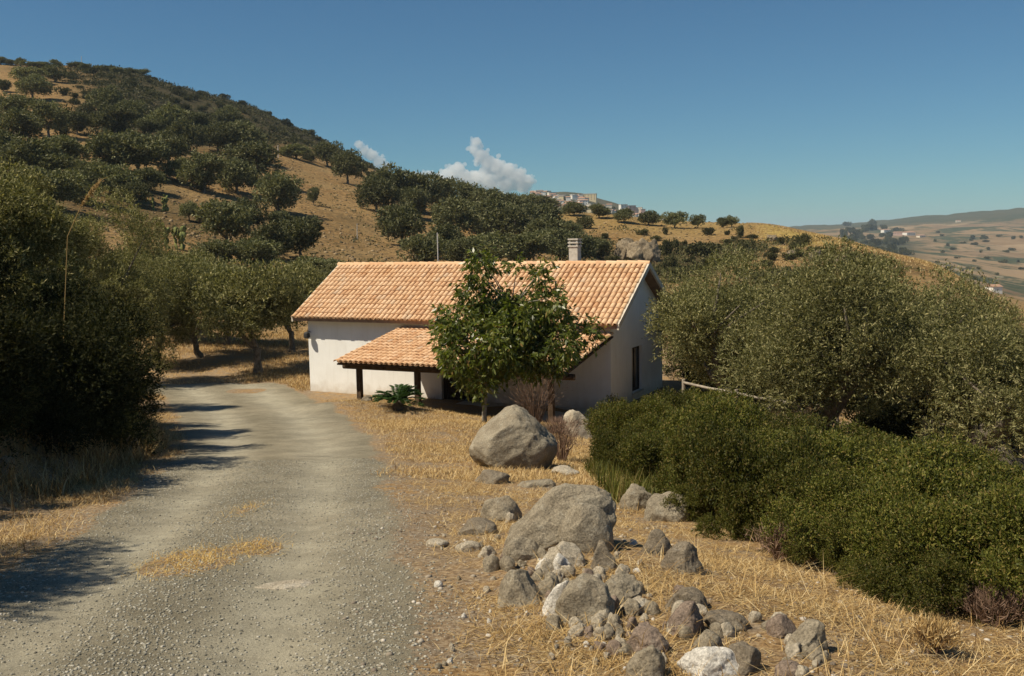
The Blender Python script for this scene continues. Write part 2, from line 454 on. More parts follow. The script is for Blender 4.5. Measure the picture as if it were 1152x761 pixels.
    n3 = bump(nt, noise(nt, P, .8, 5, .7), .9, .7)
    mn = nd(nt, 'ShaderNodeMix'); mn.data_type = 'VECTOR'
    nt.links.new(math_(nt, 'MAXIMUM', hill, far), mn.inputs[0]); nt.links.new(n2, mn.inputs[4]); nt.links.new(n3, mn.inputs[5])
    princ(nt, out, c, .97, .08, mn.outputs[1])
    return m
M['ground'] = ground_mat()

# ------------------------------------------------------------------ ground and road
def road_uv(x, y):
    c = np.interp(y, RY, RC); w = np.interp(y, RY, RW)
    return (x-c), w
def road_mask(x, y):
    d, w = road_uv(x, y)
    e = w-np.abs(d)+.28*fbm(x/.9, y/.9, 0, 41, 4)
    m = sstep(-.5, .45, e)
    # the track swings away to the left behind the bank
    yc = 39.9+.010*(x+12)**2
    e2 = 1.7-np.abs(y-np.where(x < -11.5, yc, 999))+.3*fbm(x, y, 0, 42, 3)
    m = np.maximum(m*sstep(42.3, 40.6, y), sstep(-.35, .35, e2))
    return m
def straw_on_road(x, y):
    p1 = np.exp(-(((x+2.72)/.42)**2+((y-8.05)/.62)**2)**1.5)
    p1b = np.exp(-(((x+2.35)/.26)**2+((y-8.7)/.42)**2)**1.5)
    p2 = .6*np.exp(-(((x+3.05)/.15)**2+((y-11.0)/.7)**2))
    p3 = np.exp(-(((x+10.6)/.9)**2+((y-39)/1.0)**2))
    return np.maximum.reduce([p1, p1b, p2, p3])

def build_ground():
    th = np.concatenate([np.linspace(-180, -75, 36)[:-1], np.linspace(-75, -33, 56)[:-1], np.linspace(-33, 33, 760)[:-1], np.linspace(33, 75, 56)[:-1], np.linspace(75, 180, 36)[:-1]])
    th = np.radians(th)
    r = np.concatenate([np.linspace(.3, 2.4, 10)[:-1], np.exp(np.linspace(math.log(2.4), math.log(70), 430))[:-1], np.exp(np.linspace(math.log(70), math.log(13500), 330))])
    nt_, nr = len(th), len(r)
    X = np.sin(th)[:, None]*r[None, :]; Y = np.cos(th)[:, None]*r[None, :]
    x, y = X.ravel(), Y.ravel()
    z = H(x, y)
    x = np.append(x, 0); y = np.append(y, 0); z = np.append(z, h1(0, 0))
    i = np.arange(nt_)[:, None]; j = np.arange(nr-1)[None, :]
    i2 = (i+1) % nt_
    q = np.stack([i*nr+j, i*nr+j+1, i2*nr+j+1, i2*nr+j], -1).reshape(-1, 4)
    rm = road_mask(x, y)
    rr = np.hypot(x, y)
    px = CX + F*x/np.maximum(y, 1e-3)*(y > 0)
    hill = sstep(48, 75, rr)
    far = sstep(620, 800, rr)
    # ridge silhouette golden grass: right hand spur
    gold = sstep(830, 880, px)*sstep(150, 185, rr)*(1-sstep(330, 400, rr))*(y > 0)*sstep(-.25, .1, fbm(x/40, y/40, 0, 50, 3)+sstep(170, 210, rr)*.6-.1)
    gold = np.maximum(gold, .3*sstep(600, 640, px)*sstep(205, 235, rr)*(1-sstep(330, 400, rr))*(y > 0)*(1-sstep(860, 900, px)))
    # scrub on the high right flank of the hill
    g = fbm(x/45, y/45, 0, 51, 5)
    upper = sstep(-25, 35, rr-255-.8*np.maximum(px-220, 0))*(1-sstep(560, 640, px))*sstep(60, 160, px)
    green = (.75+.25*sstep(-.7, -.2, g))*upper*sstep(-.75, -.2, fbm(x/15, y/15, 0, 57, 5)+.1)
    green = np.maximum(green, sstep(.05, .35, g)*sstep(110, 160, rr)*(1-sstep(420, 600, px))*.6)
    green = np.maximum(green, sstep(-.25, .08, fbm(x/13, y/13, 0, 52, 5))*.85*sstep(610, 660, px)*sstep(60, 90, rr)*(1-sstep(190, 225, rr)))
    green = np.maximum(green, sstep(-.5, -.1, fbm(x/300, y/300, 0, 53, 4)+.9*sstep(3000, 3500, rr)-.25)*sstep(2900, 3500, rr))
    green = np.maximum(green, sstep(900, 940, px)*(1-sstep(1010, 1060, px))*sstep(500, 700, rr)*(1-sstep(1900, 2300, rr))*sstep(-.5, 0, fbm(x/120, y/120, 0, 54, 4)+.25))
    green = np.maximum(green, (1-sstep(830, 860, px))*sstep(900, 1300, rr)*.9)
    d, w = road_uv(x, y)
    verge = sstep(2.6, .4, np.abs(d)-w)*sstep(.0, .5, fbm(x/.8, y/.8, 0, 44, 3)+.25)*(y < 45)
    u = d/w
    rut = np.maximum(np.exp(-((u-.45)/.30)**2), np.exp(-((u+.5)/.26)**2))
    st = straw_on_road(x, y)
    rmx = rm*(1-.9*sstep(.35, .6, st))
    A = lambda a, b, c: np.stack([a, b, c, np.ones_like(a)], -1)
    attrs = {'cover': A(rmx, green, gold), 'zone': A(hill, far, verge), 'track': A(rut, rut*0, rut*0)}
    V = np.stack([x, y, z], -1)
    # split the one sheet into road and ground along the ragged edge of the gravel
    fm = rm[q].mean(1) > .5
    cen = nt_*nr
    tri = np.array([[cen, int(a)*nr, int((a+1) % nt_)*nr] for a in range(nt_)])
    def sub(faces, name):
        used, inv = np.unique(faces, return_inverse=True)
        me = mesh_np(name, V[used], inv.reshape(faces.shape), M['ground'], True, {k: v[used] for k, v in attrs.items()})
        return me
    q = q[:, ::-1]
    centre = np.concatenate([tri, tri[:, :1]], 1)
    g = link('ground', sub(q[~fm], 'ground')); struct(g)
    rd = link('road', sub(q[fm], 'road')); struct(rd)
build_ground()

# ------------------------------------------------------------------ foliage
def unit(v): return v/np.maximum(np.linalg.norm(v, axis=-1, keepdims=True), 1e-9)

def leaves_mesh(name, P, D, L, W, mat, rs, fold=0):
    n = len(P)
    D = unit(D); up = unit(rs.normal(size=(n, 3)))
    S = unit(np.cross(D, up)); N = np.cross(S, D)
    L = np.broadcast_to(L, (n,))[:, None]; W = np.broadcast_to(W, (n,))[:, None]
    V = np.stack([P, P+D*L*.45+S*W*.5+N*W*fold, P+D*L, P+D*L*.45-S*W*.5+N*W*fold], 1)
    Fq = np.arange(4*n).reshape(n, 4)
    return mesh_np(name, V, Fq, mat)

def crown_mesh(name, lobes, ntwig, k, twig, L, W, mat, seed, gap=.1, gfreq=1.6, up=.35, shell=.5, droop=0, jit=.6, wp=2.0):
    rs = np.random.RandomState(seed)
    lobes = np.array(lobes, float)       # x y z r flat
    w = lobes[:, 3]**wp; w /= w.sum()
    idx = rs.choice(len(lobes), int(ntwig*1.5), p=w)
    d = unit(rs.normal(size=(len(idx), 3)))
    rad = lobes[idx, 3]*(1-shell*rs.rand(len(idx))**1.6)
    sc = np.stack([np.ones(len(idx)), np.ones(len(idx)), lobes[idx, 4]], -1)
    P = lobes[idx, :3]+d*rad[:, None]*sc
    nz = noise3(P[:, 0]*gfreq+seed, P[:, 1]*gfreq, P[:, 2]*gfreq, seed)
    keep = nz > -1+2*gap+.25*rs.rand(len(idx))-.12
    P, d = P[keep][:ntwig], d[keep][:ntwig]
    n = len(P)
    D = unit(d*.7+np.array([0, 0, up])+rs.normal(size=(n, 3))*.45)
    t = rs.rand(n, k)*twig
    Pl = P[:, None, :]+D[:, None, :]*t[..., None]
    Dl = unit(D[:, None, :]*.8+rs.normal(size=(n, k, 3))*jit)+np.array([0, 0, -droop])
    Ls = L*(.65+.6*rs.rand(n*k))
    return leaves_mesh(name, Pl.reshape(-1, 3), Dl.reshape(-1, 3), Ls, W*(.7+.5*rs.rand(n*k)), mat, rs)

def limb_tree(mb, base, lobes, rtrunk, fork, seed, lean=(0, 0), n=8, nb=9, gnarl=.12, arms=3):
    """tapered trunk that forks into limbs reaching the lobes of the crown"""
    rg = random.Random(seed)
    base = Vector(base); top = base+Vector((lean[0], lean[1], fork))
    pts = [base+(top-base)*t+Vector((rg.uniform(-1, 1), rg.uniform(-1, 1), 0))*gnarl*rtrunk*3*(0 if t in (0,) else 1) for t in (0, .12, .3, .5, .75, 1)]
    pts[0].z -= .25
    mb.tube(pts, [rtrunk*q for q in (1.75, 1.35, 1.08, .98, .95, .98)], n, .10, seed)
    tgt = sorted(lobes, key=lambda l: -l[3])[:nb]
    mains = []
    for i in range(arms):
        a = 2*math.pi*i/arms+rg.uniform(-.4, .4)
        cl = [l for l in tgt] ; c = cl[i % len(cl)]
        e = top.lerp(Vector(c[:3]), .55)+Vector((math.cos(a), math.sin(a), 0))*rtrunk*1.2
        m1 = top.lerp(e, .5)+Vector((rg.uniform(-.1, .1), rg.uniform(-.1, .1), -.05*fork))
        mb.tube([top-Vector((0, 0, rtrunk*.6)), m1, e], [rtrunk*.72, rtrunk*.55, rtrunk*.4], n-1, .1, seed+i)
        mains.append(e)
    for i, l in enumerate(tgt):
        c = Vector(l[:3]); s = min(mains, key=lambda q: (q-c).length)
        mid = s.lerp(c, .5)+Vector((rg.uniform(-1, 1), rg.uniform(-1, 1), rg.uniform(-.2, .6)))*l[3]*.25
        mb.tube([s-Vector((0, 0, .0)), mid, c+Vector((0, 0, l[3]*.3))], [rtrunk*.38, rtrunk*.22, rtrunk*.06], 6, .05, seed+i*3)

def olive_lobes(seed, h=4.8, w=5.0, n=16, bottom=.30, flat=.85):
    rg = random.Random(seed); L = []
    cz = h*(bottom+1)/2; rz = h*(1-bottom)/2
    for i in range(n):
        a = 2*math.pi*(i+rg.random()*.7)/n*2.4; t = (i+.5)/n
        q = math.sqrt(t)*w*.5*.72
        zz = cz+rz*.55*(rg.uniform(-1, 1))*(1-.35*t)
        r = w*.5*rg.uniform(.30, .46)
        L.append((q*math.cos(a), q*math.sin(a), min(zz, h-r*.75), r, flat*rg.uniform(.85, 1.1)))
    L.append((0, 0, cz, w*.3, 1))
    return L

# reusable olive trees: three middle-distance and four small far ones, 4.8 m tall
MID = []
for s in range(4):
    lb = olive_lobes(100+s, 4.8, 5.2, 22, .34)
    cm = crown_mesh('olive_crown', lb, 5000, 7, .34, .17, .05, M['olive'], 200+s, gap=.42, gfreq=1.3)
    b = MB(); limb_tree(b, (0, 0, 0), lb, .17, 1.15, 300+s, lean=(.15*(s-1), 0))
    MID.append((cm, b.mesh('olive_trunk', M['bark'], True)))
FARM = []
for s in range(7):
    lb = olive_lobes(140+s, 4.8, 5.4, 20, .02 if s % 2 else .12, 1.0)
    lb = [(a*1.05, b*1.05, c, r*.85, f) for a, b, c, r, f in lb]
    cm = crown_mesh('olive_crown', lb, 1900, 4, .4, .34, .16, M['olive_far'], 240+s, gap=.40, gfreq=1.2)
    b = MB(); limb_tree(b, (0, 0, 0), lb, .17, 1.0, 340+s, n=6, nb=5)
    FARM.append((cm, b.mesh('olive_trunk', M['bark'], True)))
SHR = []
for s in range(4):
    rg = random.Random(s+77)
    lb = [(rg.uniform(-.55, .55), rg.uniform(-.55, .55), rg.uniform(.3, .62), rg.uniform(.3, .45), .8) for _ in range(7)]
    SHR.append(crown_mesh('scrub_shrub', lb, 420, 4, .14, .16, .085, M['scrub'], 270+s, gap=.08, gfreq=2.5))

def place_tree(name, px, py, wpx, hpx, lab, cat, group, rg, kind='far', tmin=50):
    p = hit(px, py, tmin)
    if p is None: return None
    d = math.hypot(p[0], p[1])
    w = wpx*1.12/F*p[1]; h = hpx*1.04/F*p[1]
    lib = {'far': FARM, 'mid': MID}[kind]
    cm, tm = rg.choice(lib)
    t = thing(name, lab, cat, (p[0], p[1], p[2]-.05), rg.uniform(0, 6.28), group, (w/5.1, w/5.1, h/4.8))
    link('crown', cm, t); link('trunk', tm, t)
    return t

rg = random.Random(5)
L_HILL = 'dark round olive tree growing among others on the brown hillside left of the roof'
G_HILL = 'olive trees scattered over the hillside'
hill = [(230,217,44,46),(245,172,36,32),(255,146,28,26),(222,150,24,24),(269,176,46,40),(284,205,54,46),(313,240,44,48),(267,218,40,40),
 (120,130,34,32),(130,154,44,36),(87,152,22,26),(55,154,40,38),(37,113,32,28),(33,94,34,18),(62,93,24,18),(189,152,40,34),(126,192,50,44),(156,196,56,46),
 (190,187,40,36),(18,136,36,30),(20,166,50,40),(71,188,46,36),(30,200,60,44),(55,208,50,38),(4,104,14,14),(210,172,38,36),(200,205,34,26),
 (100,205,40,26),(5,190,40,40),(95,228,50,40),(130,222,46,38),(60,236,56,44),(150,232,30,26),(25,232,60,44),(168,216,34,28),(165,152,24,18),(147,138,26,24),
 (255,278,54,52),(278,262,40,38),(338,291,50,46),(306,292,42,42),(318,266,32,30),(357,316,58,28),(245,302,44,34),(286,304,48,38),(232,252,20,14)]
for a in hill: place_tree('olive_tree', *a, L_HILL, 'olive tree', G_HILL, rg)
solo = [((333,179,34,16),'low spreading dark bush beside a pale post on the hillside'),
 ((368,188,28,27),'upper left of two olive trees at the right edge of the bare hillside'),
 ((391,207,33,36),'lower right of two olive trees at the right edge of the bare hillside'),
 ((353,231,12,20),'small lone sapling casting a long shadow on the bare tilled slope'),
 ((213,249,20,22),'small grey olive sapling on the hillside above the prickly pears')]
for a, l in solo: place_tree('olive_tree', *a, l, 'olive tree', None, rg)
L_GR = 'olive tree in the dense dark grove on the slope behind the house roof'
grove = [(442,234,46,46),(424,238,40,40),(477,240,46,44),(452,277,46,50),(478,302,46,40),(498,236,36,36),(512,272,52,48),(526,243,38,36),(547,247,38,34),
 (568,243,30,26),(560,270,52,46),(584,277,46,44),(548,302,54,42),(581,254,38,34),(592,240,30,22),(618,284,46,40),(595,300,50,40),(630,297,42,40),
 (609,264,42,36),(502,292,42,40),(463,245,36,36),(540,262,40,36),(520,300,34,34),(650,300,44,36),(640,272,30,24),(672,292,32,26)]
for a in grove: place_tree('olive_tree', *a, L_GR, 'olive tree', 'olive trees of the grove behind the roof', rg)
row = [((611,238,34,17),'olive tree on the ridge just below the left end of the hill town'),
 ((646,243,24,16),'second round olive tree of the ridge line, below the pale town houses'),
 ((674,246,22,17),'third round olive tree of the ridge line, below the yellow town building'),
 ((702,251,21,17),'fourth round olive tree of the ridge line, below the town apartment blocks'),
 ((730,254,21,17),'fifth round olive tree of the ridge line, just right of the hill town'),
 ((759,257,25,18),'wide double olive tree on the ridge line against the sky'),
 ((785,257,15,15),'lone narrow olive tree on the ridge line against open sky'),
 ((813,256,12,12),'left tree of the last close pair on the ridge line'),
 ((823,256,14,13),'right tree of the last close pair on the ridge line')]
for a, l in row: place_tree('olive_tree', *a, l, 'olive tree', 'olive trees in a line on the ridge', rg)
# skyline of the hill
sky_l = [(0,70,12,8),(12,71,10,6),(23,72,8,9),(40,73,20,5),(63,74,9,9),(50,73,12,4),(85,74,14,6),(95,76,10,6),(112,77,9,5),(122,78,10,6),(132,80,10,6),(147,81,12,6),(160,82,12,6),(172,83,12,6),(188,86,14,7),(196,88,10,6),(205,92,9,6)]
for a in sky_l:
    place_tree('olive_tree', a[0], a[1]+3, a[2]*1.25, a[3]+1, 'tiny dark tree on the skyline of the high hill at left', 'tree', 'trees along the hill skyline', rg)

def place_shrub(px, py, wpx, hpx, lab, group, rg, name='scrub_shrub', tmin=50):
    p = hit(px, py, tmin)
    if p is None: return
    w = wpx/F*p[1]; h = hpx/F*p[1]
    o = link(name, rg.choice(SHR)); o.location = (p[0], p[1], p[2]-.05*h); o.rotation_euler = (0, 0, rg.uniform(0, 6.28))
    o.scale = (w/1.8, w/1.8, h/.95)
    tag(o, lab, 'shrub', group)
rg = random.Random(9)
for i in range(150):      # dark scrub over the upper flank
    px = rg.uniform(70, 425); s = np.interp(px, [70, 200, 300, 400, 430], [76, 88, 126, 176, 192])
    py = s+rg.random()**1.3*np.interp(px, [70, 250, 430], [60, 55, 12])+3
    q = rg.uniform(5, 15); place_shrub(px, py, q, q*rg.uniform(.35, .6), 'low dark scrub bush on the upper flank of the hill', 'scrub bushes on the upper hill', rg)
for i in range(95):
    px = rg.uniform(655, 905); py = rg.uniform(262, 335)
    place_shrub(px, py, rg.uniform(6, 20), rg.uniform(4, 10), 'low bush on the rough slope between roof and ridge', 'bushes on the rough slope behind the gable', rg)
for i in range(24):
    px = rg.uniform(40, 230); py = rg.uniform(120, 235)
    place_shrub(px, py, rg.uniform(10, 22), rg.uniform(8, 14), 'small bush between the olive trees on the left hillside', 'bushes among the hillside olives', rg)
for a, l in [((658,257,25,13),'dark low bush just under the second ridge line tree'), ((790,287,42,16),'wide dark thicket on the slope right of the cliff'),
             ((753,288,15,18),'dark upright bush at the right end of the pale cliff'), ((832,268,11,14),'dark bush on the slope under the last ridge pair'),
             ((753,305,18,20),'dark bush above the ridge tiles right of the cliff'), ((841,282,20,14),'dark bush near the crest above the big olive crowns'),
             ((900,276,20,14),'dark bush at the foot of the golden ridge grass'), ((917,290,16,12),'small dark bush among pale rocks under the golden ridge')]:
    place_shrub(*a, l, None, rg)
for i in range(70):      # valley and far hill trees
    px = rg.uniform(945, 1025); py = rg.uniform(252, 285)+max(0, px-985)*.2
    place_shrub(px, py, rg.uniform(6, 13), rg.uniform(4, 8), 'dark tree of the wood filling the far valley', 'trees of the far valley wood', rg, 'valley_tree', 500)
for i in range(40):
    px = rg.uniform(1040, 1152); py = rg.uniform(262, 320)
    place_shrub(px, py, rg.uniform(3, 8), rg.uniform(2, 4), 'small dark tree dotted over the far pale fields', 'trees dotted over the far fields', rg, 'valley_tree', 500)

# low scrub too dense to count: the upper flank and the rough slope behind the gable
def scrub_cover(name, lab, n, px0, px1, r0, r1, dens, seed, sz):
    rs = np.random.RandomState(seed); th = np.arctan((rs.uniform(px0, px1, n*3)-CX)/F); r = r0*np.exp(rs.rand(n*3)*math.log(r1/r0))
    x, y = np.sin(th)*r, np.cos(th)*r; k = rs.rand(n*3) < dens(x, y, r, CX+F*np.tan(th)); x, y = x[k][:n], y[k][:n]; n = len(x)
    s_ = sz*(.4+rs.rand(n)**2*1.4); K = 12
    d = rs.normal(size=(n, K, 3)); d[..., 2] = np.abs(d[..., 2]); d = unit(d)
    P = np.stack([x, y, H(x, y)], -1)[:, None, :]+d*s_[:, None, None]*np.array([1, 1, .75])*rs.rand(n, K, 1)**.4
    o = link(name, leaves_mesh(name, P.reshape(-1, 3), (d+rs.normal(size=d.shape)*.5).reshape(-1, 3), np.repeat(s_*.55, K), np.repeat(s_*.33, K), M['scrub'], rs))
    tag(o, lab, 'scrub', kind='stuff')
scrub_cover('low_scrub', 'low dark scrub covering the upper flank of the high hill', 8500, 60, 450, 245, 560,
            lambda x, y, r, px: sstep(60, 130, px)*sstep(-20, 35, r-250-.8*np.maximum(px-220, 0))*np.clip(.38+1.8*fbm(x/22, y/22, 0, 57, 4), 0, 1), 91, 1.0)
scrub_cover('low_scrub', 'low brush and weeds on the rough slope between the roof and the ridge', 6500, 610, 1000, 62, 235,
            lambda x, y, r, px: sstep(600, 660, px)*np.clip(.35+1.9*fbm(x/13, y/13, 0, 52, 4), 0, 1)*(1-.8*sstep(190, 220, r)), 92, .55)
scrub_cover('low_scrub', 'low weeds scattered under the olive trees of the left hillside', 3000, -60, 470, 70, 260,
            lambda x, y, r, px: np.clip(.1+1.6*fbm(x/12, y/12, 0, 59, 4), 0, 1), 93, .4)
# clods and dry tufts on the tilled slope
def clod_pts(n, seed):
    rs = np.random.RandomState(seed); th = np.arctan((rs.uniform(-100, 900, n)-CX)/F); r = 70*np.exp(rs.rand(n)*math.log(5.2))
    x, y = np.sin(th)*r, np.cos(th)*r
    return np.stack([x, y, H(x, y)], -1)
# middle-distance olives round the field at left
rg = random.Random(21)
for (a, l) in [((290,420,112,122),'forked olive tree by the bend of the road, nearest to the white wall'),
               ((224,402,86,104),'olive tree with slim trunk left of the forked one at the bend'),
               ((181,384,80,100),'olive tree with thick trunk at the left end of the field'),
               ((148,374,70,92),'olive tree half hidden behind the dark bank'),
               ((328,396,76,98),'olive tree behind the forked one, beside the roof eave'),
               ((255,388,90,92),'olive tree in the second row of the field'),
               ((205,366,76,80),'olive tree at the back of the field under the slope'),
               ((352,380,70,76),'olive tree behind the left end of the house')]:
    place_tree('olive_tree', *a, l, 'olive tree', 'olive trees round the dry field', rg, 'mid', 30)

# ------------------------------------------------------------------ big olives at right
def ragged_lobes(seed, h, w, n, bottom):
    rg = random.Random(seed); L = []
    for i in range(n):
        a = rg.uniform(0, 6.283); q = math.sqrt(rg.random())*w*.42
        t = rg.random()
        top = h*(1-.42*(q/(w*.5))**2); z = h*bottom+(top-h*bottom)*t**.75
        r = w*rg.uniform(.09, .17)
        L.append((q*math.cos(a), q*math.sin(a), min(z, top-r*.5), r, rg.uniform(.8, 1.5)))
    tp = max(c+r*.8 for _, _, c, r, _ in L); L = [(a, b, c*h/tp, r, f) for a, b, c, r, f in L]
    for i in range(7):
        a = rg.uniform(0, 6.283); L.append((w*.2*math.cos(a), w*.2*math.sin(a), h*(.4+.3*rg.random()), w*.16, 1))
    return L
def big_olive(x, y, h, w, seed, label, lean=(0, 0), nt=9000, bottom=.28, arms=3, rtrunk=.26, fork=.9, twist=0, mat='olive', name='olive_tree', n=22, L=.10, W=.026, k=9):
    z = h1(x, y)
    t = thing(name, label, 'olive tree', (x, y, z), 0, None)
    lb = ragged_lobes(seed, h, w, 38, bottom)
    lb = [(a+lean[0]*.6, b+lean[1]*.6, c, r, f) for a, b, c, r, f in lb]
    link('crown', crown_mesh('olive_crown', lb, nt, k, .26, L, W, M[mat], seed+1, gap=.37, gfreq=1.5, up=.35, jit=.5, wp=1.9, shell=.42), t)
    b = MB(); limb_tree(b, (0, 0, 0), lb, rtrunk, fork, seed+2, lean, 10, 16, .25, arms); b.build('trunk', M['bark'], t, True)
    return t
def at(px, Y): return (px-CX)/F*Y*1.0
def tall(px, Y, ytop):
    d = ray(px, ytop); return float(d[2]/d[1]*Y - h1(at(px, Y), Y))
for px, Y, yt, w_, sd_, lab_, ln_, n_, bt_, ar_, rt_, fk_ in [
 (915, 25.5, 284, 5.4, 501, 'large silvery olive tree with forked trunk rising above the middle of the hedge', (.3, 0), 12500, .24, 2, .30, .7),
 (814, 31.5, 287, 4.7, 511, 'olive tree with dense crown standing beside the shaded gable wall', (0, 0), 9000, .24, 3, .26, .9),
 (1020, 28, 288, 4.8, 521, 'olive tree behind the large silvery one, right of centre crown', (0, 0), 9000, .24, 3, .26, .9),
 (1150, 22.5, 350, 4.2, 531, 'dark olive tree with leaning trunk at the right edge behind the hedge', (-.7, 0), 8000, .2, 2, .28, .9),
 (868, 35, 280, 4.8, 541, 'olive tree in the back row between two nearer crowns', (0, 0), 7500, .24, 3, .26, .9),
 (1085, 34, 322, 4.2, 551, 'olive tree in the back row near the right edge', (0, 0), 6500, .2, 3, .26, .9),
 (955, 32, 292, 4.6, 571, 'olive tree filling the gap behind the large silvery one', (0, 0), 8000, .24, 3, .26, .9),
 (778, 38, 306, 4.4, 561, 'olive tree behind the far corner of the gable wall', (0, 0), 5500, .2, 3, .2, .9)]:
    big_olive(at(px, Y), Y, tall(px, Y, yt)-.2, w_, sd_, lab_, ln_, int(n_*.85), bt_, ar_, rt_, fk_)

# ------------------------------------------------------------------ hedge of evergreen shrubs
HED = []
for s in range(4):
    rgs = random.Random(900+s)
    lb = [(rgs.uniform(-.75, .75), rgs.uniform(-.75, .75), rgs.uniform(.2, .8), rgs.uniform(.18, .32), rgs.uniform(.8, 1.2)) for _ in range(15)]
    HED.append((crown_mesh('shrub_foliage', lb, 5600, 8, .13, .042, .017, M['lentisk'], 910+s, gap=.30, gfreq=2.6, up=.5, shell=.42), lb))
def shrub(px, py, w, h, label, group, seed, name='evergreen_shrub', tmin=3):
    p = hit(px, py, tmin); rgs = random.Random(seed)
    cm, lb = HED[seed % 4]
    t = thing(name, label, 'shrub', (p[0], p[1], p[2]-.03), rgs.uniform(0, 6.28), group, (w/2.0, w/2.0, h/1.05))
    link('foliage', cm, t)
    b = MB()
    for i in range(7):
        c = lb[i]; b.tube([(0.1*math.cos(i), .1*math.sin(i), -.1), (c[0]*.5, c[1]*.5, c[2]*.5), (c[0], c[1], c[2])], [.022, .016, .006], 5)
    b.build('stem', M['bark'], t)
    return t
hl = 'dense dark green evergreen shrub in the long hedge on the right slope'
hd = [(710,534,1.5,1.1),(752,552,1.6,1.0),(800,578,1.3,.9),(850,600,1.4,.95),(905,618,1.3,.85),(958,640,1.3,.85),(1015,660,1.3,.85),(1075,676,1.3,.85),(1130,690,1.4,.9),
      (702,510,1.9,1.2),(745,520,2.2,1.3),(810,537,2.2,1.25),(870,556,2.2,1.2),(930,578,2.1,1.15),(990,598,2.0,1.1),(1050,616,1.9,1.0),(1110,634,1.9,.95),
      (730,498,2.4,1.25),(800,505,2.5,1.3),(875,520,2.5,1.15),(945,540,2.4,1.05),(1020,562,2.2,.9),(1090,586,2.1,.8),(1150,612,2.0,.8),
      (850,494,2.6,1.15),(930,514,2.4,.95),(1180,650,2.0,.9),(1000,540,2.1,.75),(1140,590,2.0,.65),(770,486,2.4,1.2),(778,585,.8,.5),(828,604,.8,.45),(880,622,.7,.4),(935,645,.7,.45),(985,664,.8,.45),(1045,684,.8,.4)]
for i, a in enumerate(hd):
    if i == 8: shrub(*a, 'yellower green shrub beside the pale dead twigs at the right end of the hedge', 'evergreen shrubs of the hedge', i)
    else:
        q = random.Random(i*7+1).uniform(.68, 1.28); shrub(a[0], a[1], a[2]*(.6+.4*q), a[3]*q, hl, 'evergreen shrubs of the hedge', i)

# ------------------------------------------------------------------ left bank
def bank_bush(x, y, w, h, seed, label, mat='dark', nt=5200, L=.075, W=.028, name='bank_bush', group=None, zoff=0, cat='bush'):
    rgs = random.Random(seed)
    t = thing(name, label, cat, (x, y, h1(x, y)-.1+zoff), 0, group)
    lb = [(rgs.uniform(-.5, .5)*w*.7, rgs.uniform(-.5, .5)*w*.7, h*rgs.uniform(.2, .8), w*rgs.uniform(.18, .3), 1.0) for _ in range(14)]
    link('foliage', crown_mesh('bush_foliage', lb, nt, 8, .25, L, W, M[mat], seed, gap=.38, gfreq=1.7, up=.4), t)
    b = MB()
    for i in range(8):
        c = lb[i]; b.tube([(.1*math.cos(i), .1*math.sin(i), -.1), (c[0]*.5, c[1]*.5, c[2]*.55), c[:3]], [.05, .035, .01], 6)
    b.build('stem', M['bark'], t)
    return t
bank = [(-7.5,13.2,2.5,1.5,'dark bush on the left bank near the frame edge, above the pale rock'),
        (-7.5,16.0,2.5,1.6,'dark bush on the left bank below the tall dry stalk'),
        (-8.4,18.7,2.5,1.7,'dark bush above the tip of the nearer shadow across the road'),
        (-9.7,21.8,2.6,1.8,'dark bush between the two dark shadows across the road'),
        (-12.0,25.2,2.8,2.0,'dark bush above the farther shadow across the road'),
        (-15.6,29.6,3.0,2.2,'dark bush on the bank where the road starts to bend'),
        (-8.4,14.2,1.9,1.1,'small dark bush on top of the bank above the pale rock'),
        (-10.2,15.0,3.2,2.6,'high dark crown behind the first bushes of the bank'),
        (-9.2,11.0,2.8,2.2,'dark bush cut by the left edge of the picture'),
        (-11.2,18.6,3.0,2.4,'dark crown rising behind the bank bushes under the silvery olive'),
        (-13.4,23.4,3.2,2.4,'dark crown behind the bank bushes left of the bend'),
        (-15.2,26.5,3.2,2.8,'dark crown in the second row of the bank before the bend'),
        (-20.0,34.5,3.2,2.0,'dark bush where the road disappears behind the bank'),]
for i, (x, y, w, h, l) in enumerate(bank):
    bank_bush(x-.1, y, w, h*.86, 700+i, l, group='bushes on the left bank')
small = [(-7.0,14.6,1.2,.7),(-7.2,16.2,1.2,.7),(-7.3,18.0,1.3,.8),(-8.2,20.2,1.3,.8),(-9.2,22.4,1.3,.7),(-10.1,24.6,1.4,.8),(-11.6,27.5,1.5,.8),(-13.8,31,1.6,.8),(-7.0,12.6,1.1,.7),(-7.1,10.6,1.2,.8)]
for i, (x, y, w, h) in enumerate(small):
    bank_bush(x, y, w, h, 730+i, 'small shaded bush on the steep face of the left bank', nt=1500, group='small bushes on the bank face', L=.06, W=.02)
for px, Y, yt, w_, sd_, lab_ in [(135, 41, 218, 4.3, 601, 'silvery olive crown on top of the dark left bank'), (-8, 22, 190, 3.6, 611, 'silvery olive crown at the left edge above the dark bushes'),
     (42, 31.5, 202, 4.0, 621, 'olive crown on the bank between the edge one and the far silvery one'), (172, 46, 268, 3.8, 641, 'lower olive crown where the bank ends at the field')]:
    big_olive(at(px, Y), Y, tall(px, Y, yt), w_, sd_, lab_, (0, 0), 9500, .1, 3, .2, .7)
big_olive(-8.4, 5.9, 3.3, 3.8, 631, 'olive tree on the near bank whose shadow falls over the road', (0, 0), 6500, .2, 3, .2, .8)
